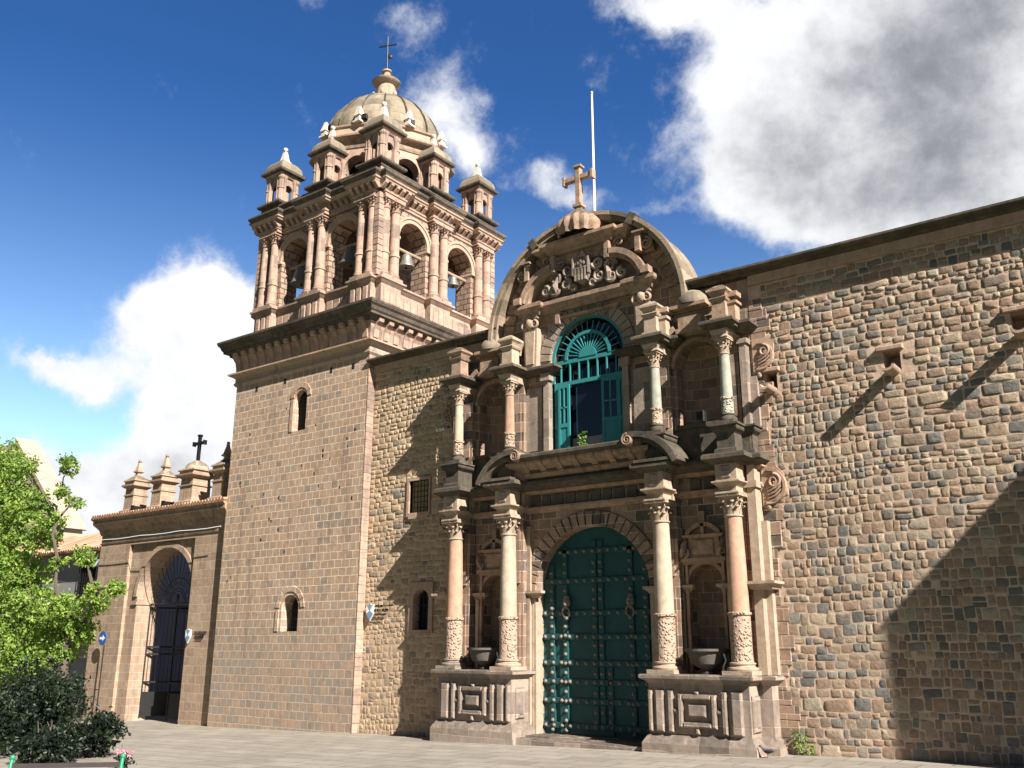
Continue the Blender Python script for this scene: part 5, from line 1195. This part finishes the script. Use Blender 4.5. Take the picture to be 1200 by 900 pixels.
TB = [(-21.47, 8.99, .82), (-19.97, 8.73, .46), (-20.79, 7.64, .99), (-18.9, 7.17, .63), (-20.1, 6.04, 1.07), (-18.11, 6.06, .54), (-17.37, 8.44, .22), (-16.97, 8.64, .16), (-17.5, 7.64, .25), (-16.71, 7.22, .18), (-17.44, 6.54, .24), (-16.88, 6.56, .18), (-19.36, 4.66, .9), (-15.7, 5.4, .31), (-15.12, 5.18, .25), (-16.16, 5.09, .23), (-19.73, 3.5, 1.0), (-18.18, 3.7, .57), (-17.0, 3.51, .61), (-15.68, 3.65, .55), (-14.68, 3.81, .43), (-13.85, 4.11, .29), (-13.19, 4.16, .21), (-12.72, 4.2, .16), (-16.52, 2.77, .71), (-15.25, 2.95, .42), (-18.37, 2.36, .95), (-16.57, 1.96, .53), (-15.6, 2.16, .3), (-23.53, 7.39, 1.73), (-23.08, 4.17, 1.93), (-27.49, 5.98, 2.16), (-21.01, 2.06, 1.17)]
tree = thing('leafy_tree', 'bright green broadleaf tree in front of the gateway and houses', 'tree')
base = Vector((-15.2, -7.0, ground_z(-15.2)-.1)); hub = Vector((-15.6, -7.0, 2.0))
mb = MB(); mb.tube([base, base.lerp(hub, .5)+Vector((.06, 0, 0)), hub], [.24, .19, .17], 10); mb.build('trunk', M_BARK, tree, 50)
mb = MB()
cent = []
nodes = [hub]
for x, z, r_ in sorted(TB, key=lambda t: (t[0]-hub.x)**2+(t[1]-hub.z)**2):
    y = -7+RNG.uniform(-.9, .9)*max(r_, .4)
    cent.append((x, y, z, max(r_*1.08, .28), max(r_*1.1, .3), max(r_, .24)))
    P = Vector((x, y, z)); q = min(nodes, key=lambda n: (n-P).length+.45*(n-hub).length)
    d_ = (P-q).length; mid = q.lerp(P, .5)+Vector((RNG.normal(0, .08)*d_, RNG.normal(0, .08)*d_, .1*d_)); w_ = max(.016, .1-.012*(q-hub).length)
    mb.tube([q, q.lerp(mid, .6)+Vector((0, 0, .03*d_)), mid, P], [w_, w_*.85, w_*.7, w_*.35], 6); nodes.append(P)
    for _ in range(int(5+6*r_)):
        e_ = P+Vector(tuple(RNG.normal(size=3)))*r_*.7; mb.tube([P, P.lerp(e_, .5)+Vector((0, 0, .06)), e_], [.016, .011, .005], 4)
mb.build('limbs', M_BARK, tree, 50)
mb = MB(); leaves(mb, cent, 85000, .135, 1.12); mb.build('crown', M_LEAF, tree, 0)
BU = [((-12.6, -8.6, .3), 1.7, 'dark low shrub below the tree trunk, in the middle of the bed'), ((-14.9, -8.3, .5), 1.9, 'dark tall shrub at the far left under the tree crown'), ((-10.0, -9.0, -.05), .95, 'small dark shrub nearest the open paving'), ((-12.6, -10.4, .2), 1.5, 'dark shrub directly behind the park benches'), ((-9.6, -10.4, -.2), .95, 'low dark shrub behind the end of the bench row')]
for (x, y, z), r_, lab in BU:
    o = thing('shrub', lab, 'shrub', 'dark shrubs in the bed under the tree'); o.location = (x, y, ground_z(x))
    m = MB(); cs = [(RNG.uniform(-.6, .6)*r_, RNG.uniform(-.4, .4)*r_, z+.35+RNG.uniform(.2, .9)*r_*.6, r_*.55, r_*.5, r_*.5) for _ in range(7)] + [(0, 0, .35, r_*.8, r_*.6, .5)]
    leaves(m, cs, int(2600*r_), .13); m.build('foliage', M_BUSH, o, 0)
    m = MB()
    for _ in range(5): m.tube([(RNG.uniform(-.1, .1), RNG.uniform(-.1, .1), -.05), (RNG.uniform(-.3, .3)*r_, RNG.uniform(-.3, .3)*r_, .5*r_), (RNG.uniform(-.6, .6)*r_, RNG.uniform(-.4, .4)*r_, r_)], [.03, .02, .01], 5)
    m.build('stem', M_BARK, o)
def bench(loc, rot, label):
    o = thing('park_bench', label, 'bench', 'green park benches at the lower left corner'); 
    m = MB()
    for i in range(4): z = .5+i*.1; m.box(-.78, .78, .2+i*.03, .225+i*.03, z, z+.07)
    m.build('backrest', M_SLAT, o, 0); m = MB()
    for i in range(5): y = -.22+i*.085; m.box(-.78, .78, y, y+.065, .42, .445)
    m.build('seat', M_SLAT, o, 0)
    for s in (-1, 1):
        m = MB(); x = s*.8; m.tube([(x, -.24, 0), (x, -.2, .25), (x, -.22, .42), (x, .16, .42), (x, .22, .6), (x, .33, .92)], .03, 8); m.tube([(x, .16, .42), (x, .2, .2), (x, .28, 0)], .03, 8); m.tube([(x, -.22, .42), (x, -.2, .62), (x, .22, .64)], .025, 8); m.sph(x, .34, .95, .045); m.build('end_frame', M_GREENM, o, 50)
    o.location = loc; o.rotation_euler.z = rot
bench((1.9, -16.5, ground_z(1.9)), R(50), 'green park bench with dark slats, cut by the lower frame edge')
bench((-.1, -15.15, ground_z(-.1)), R(46), 'green park bench below the shrubs, nearest the sunlit paving')
fl = thing('flowering_plant', 'small pink flowering plant at the edge of the shrub bed', 'plant'); fl.location = (-6.3, -10.3, ground_z(-6.3))
m = MB(); leaves(m, [(0, 0, .22, .25, .25, .2)], 160, .1); m.build('foliage', M_BUSH, fl, 0); m = MB(); leaves(m, [(0, 0, .38, .22, .22, .1)], 70, .07); m.build('blossom', M_PETAL, fl, 0)
wp = thing('window_plant', 'small weed growing on the balcony ledge before the glass', 'plant'); wp.location = (-.1, -.3, 8.03)
m = MB(); leaves(m, [(0, 0, .3, .14, .1, .28), (.05, 0, .55, .08, .08, .1)], 120, .09); m.build('foliage', M_SPRIG, wp, 0); m = MB(); m.tube([(0, 0, 0), (.02, 0, .3), (-.02, 0, .6)], .008, 5); m.build('stem', M_SPRIG, wp)
ms = MB(); leaves(ms, [(5.75, -.12, .3, .18, .06, .35), (5.95, -.12, .15, .2, .06, .15)], 260, .07); o = ms.build('moss_tuft', M_SPRIG, None, 0); tag(o, 'green tuft growing at the wall foot beside the right pedestal', 'weed')
cb = MB(); cb.tube([(-26.3+i*.93, -.5, 7.02+.02*math.sin(i*2)) for i in range(11)], .018, 5); tag(cb.build('cable', M_WHITEP, None), 'thin pale cable strung along under the gateway cornice', 'cable')
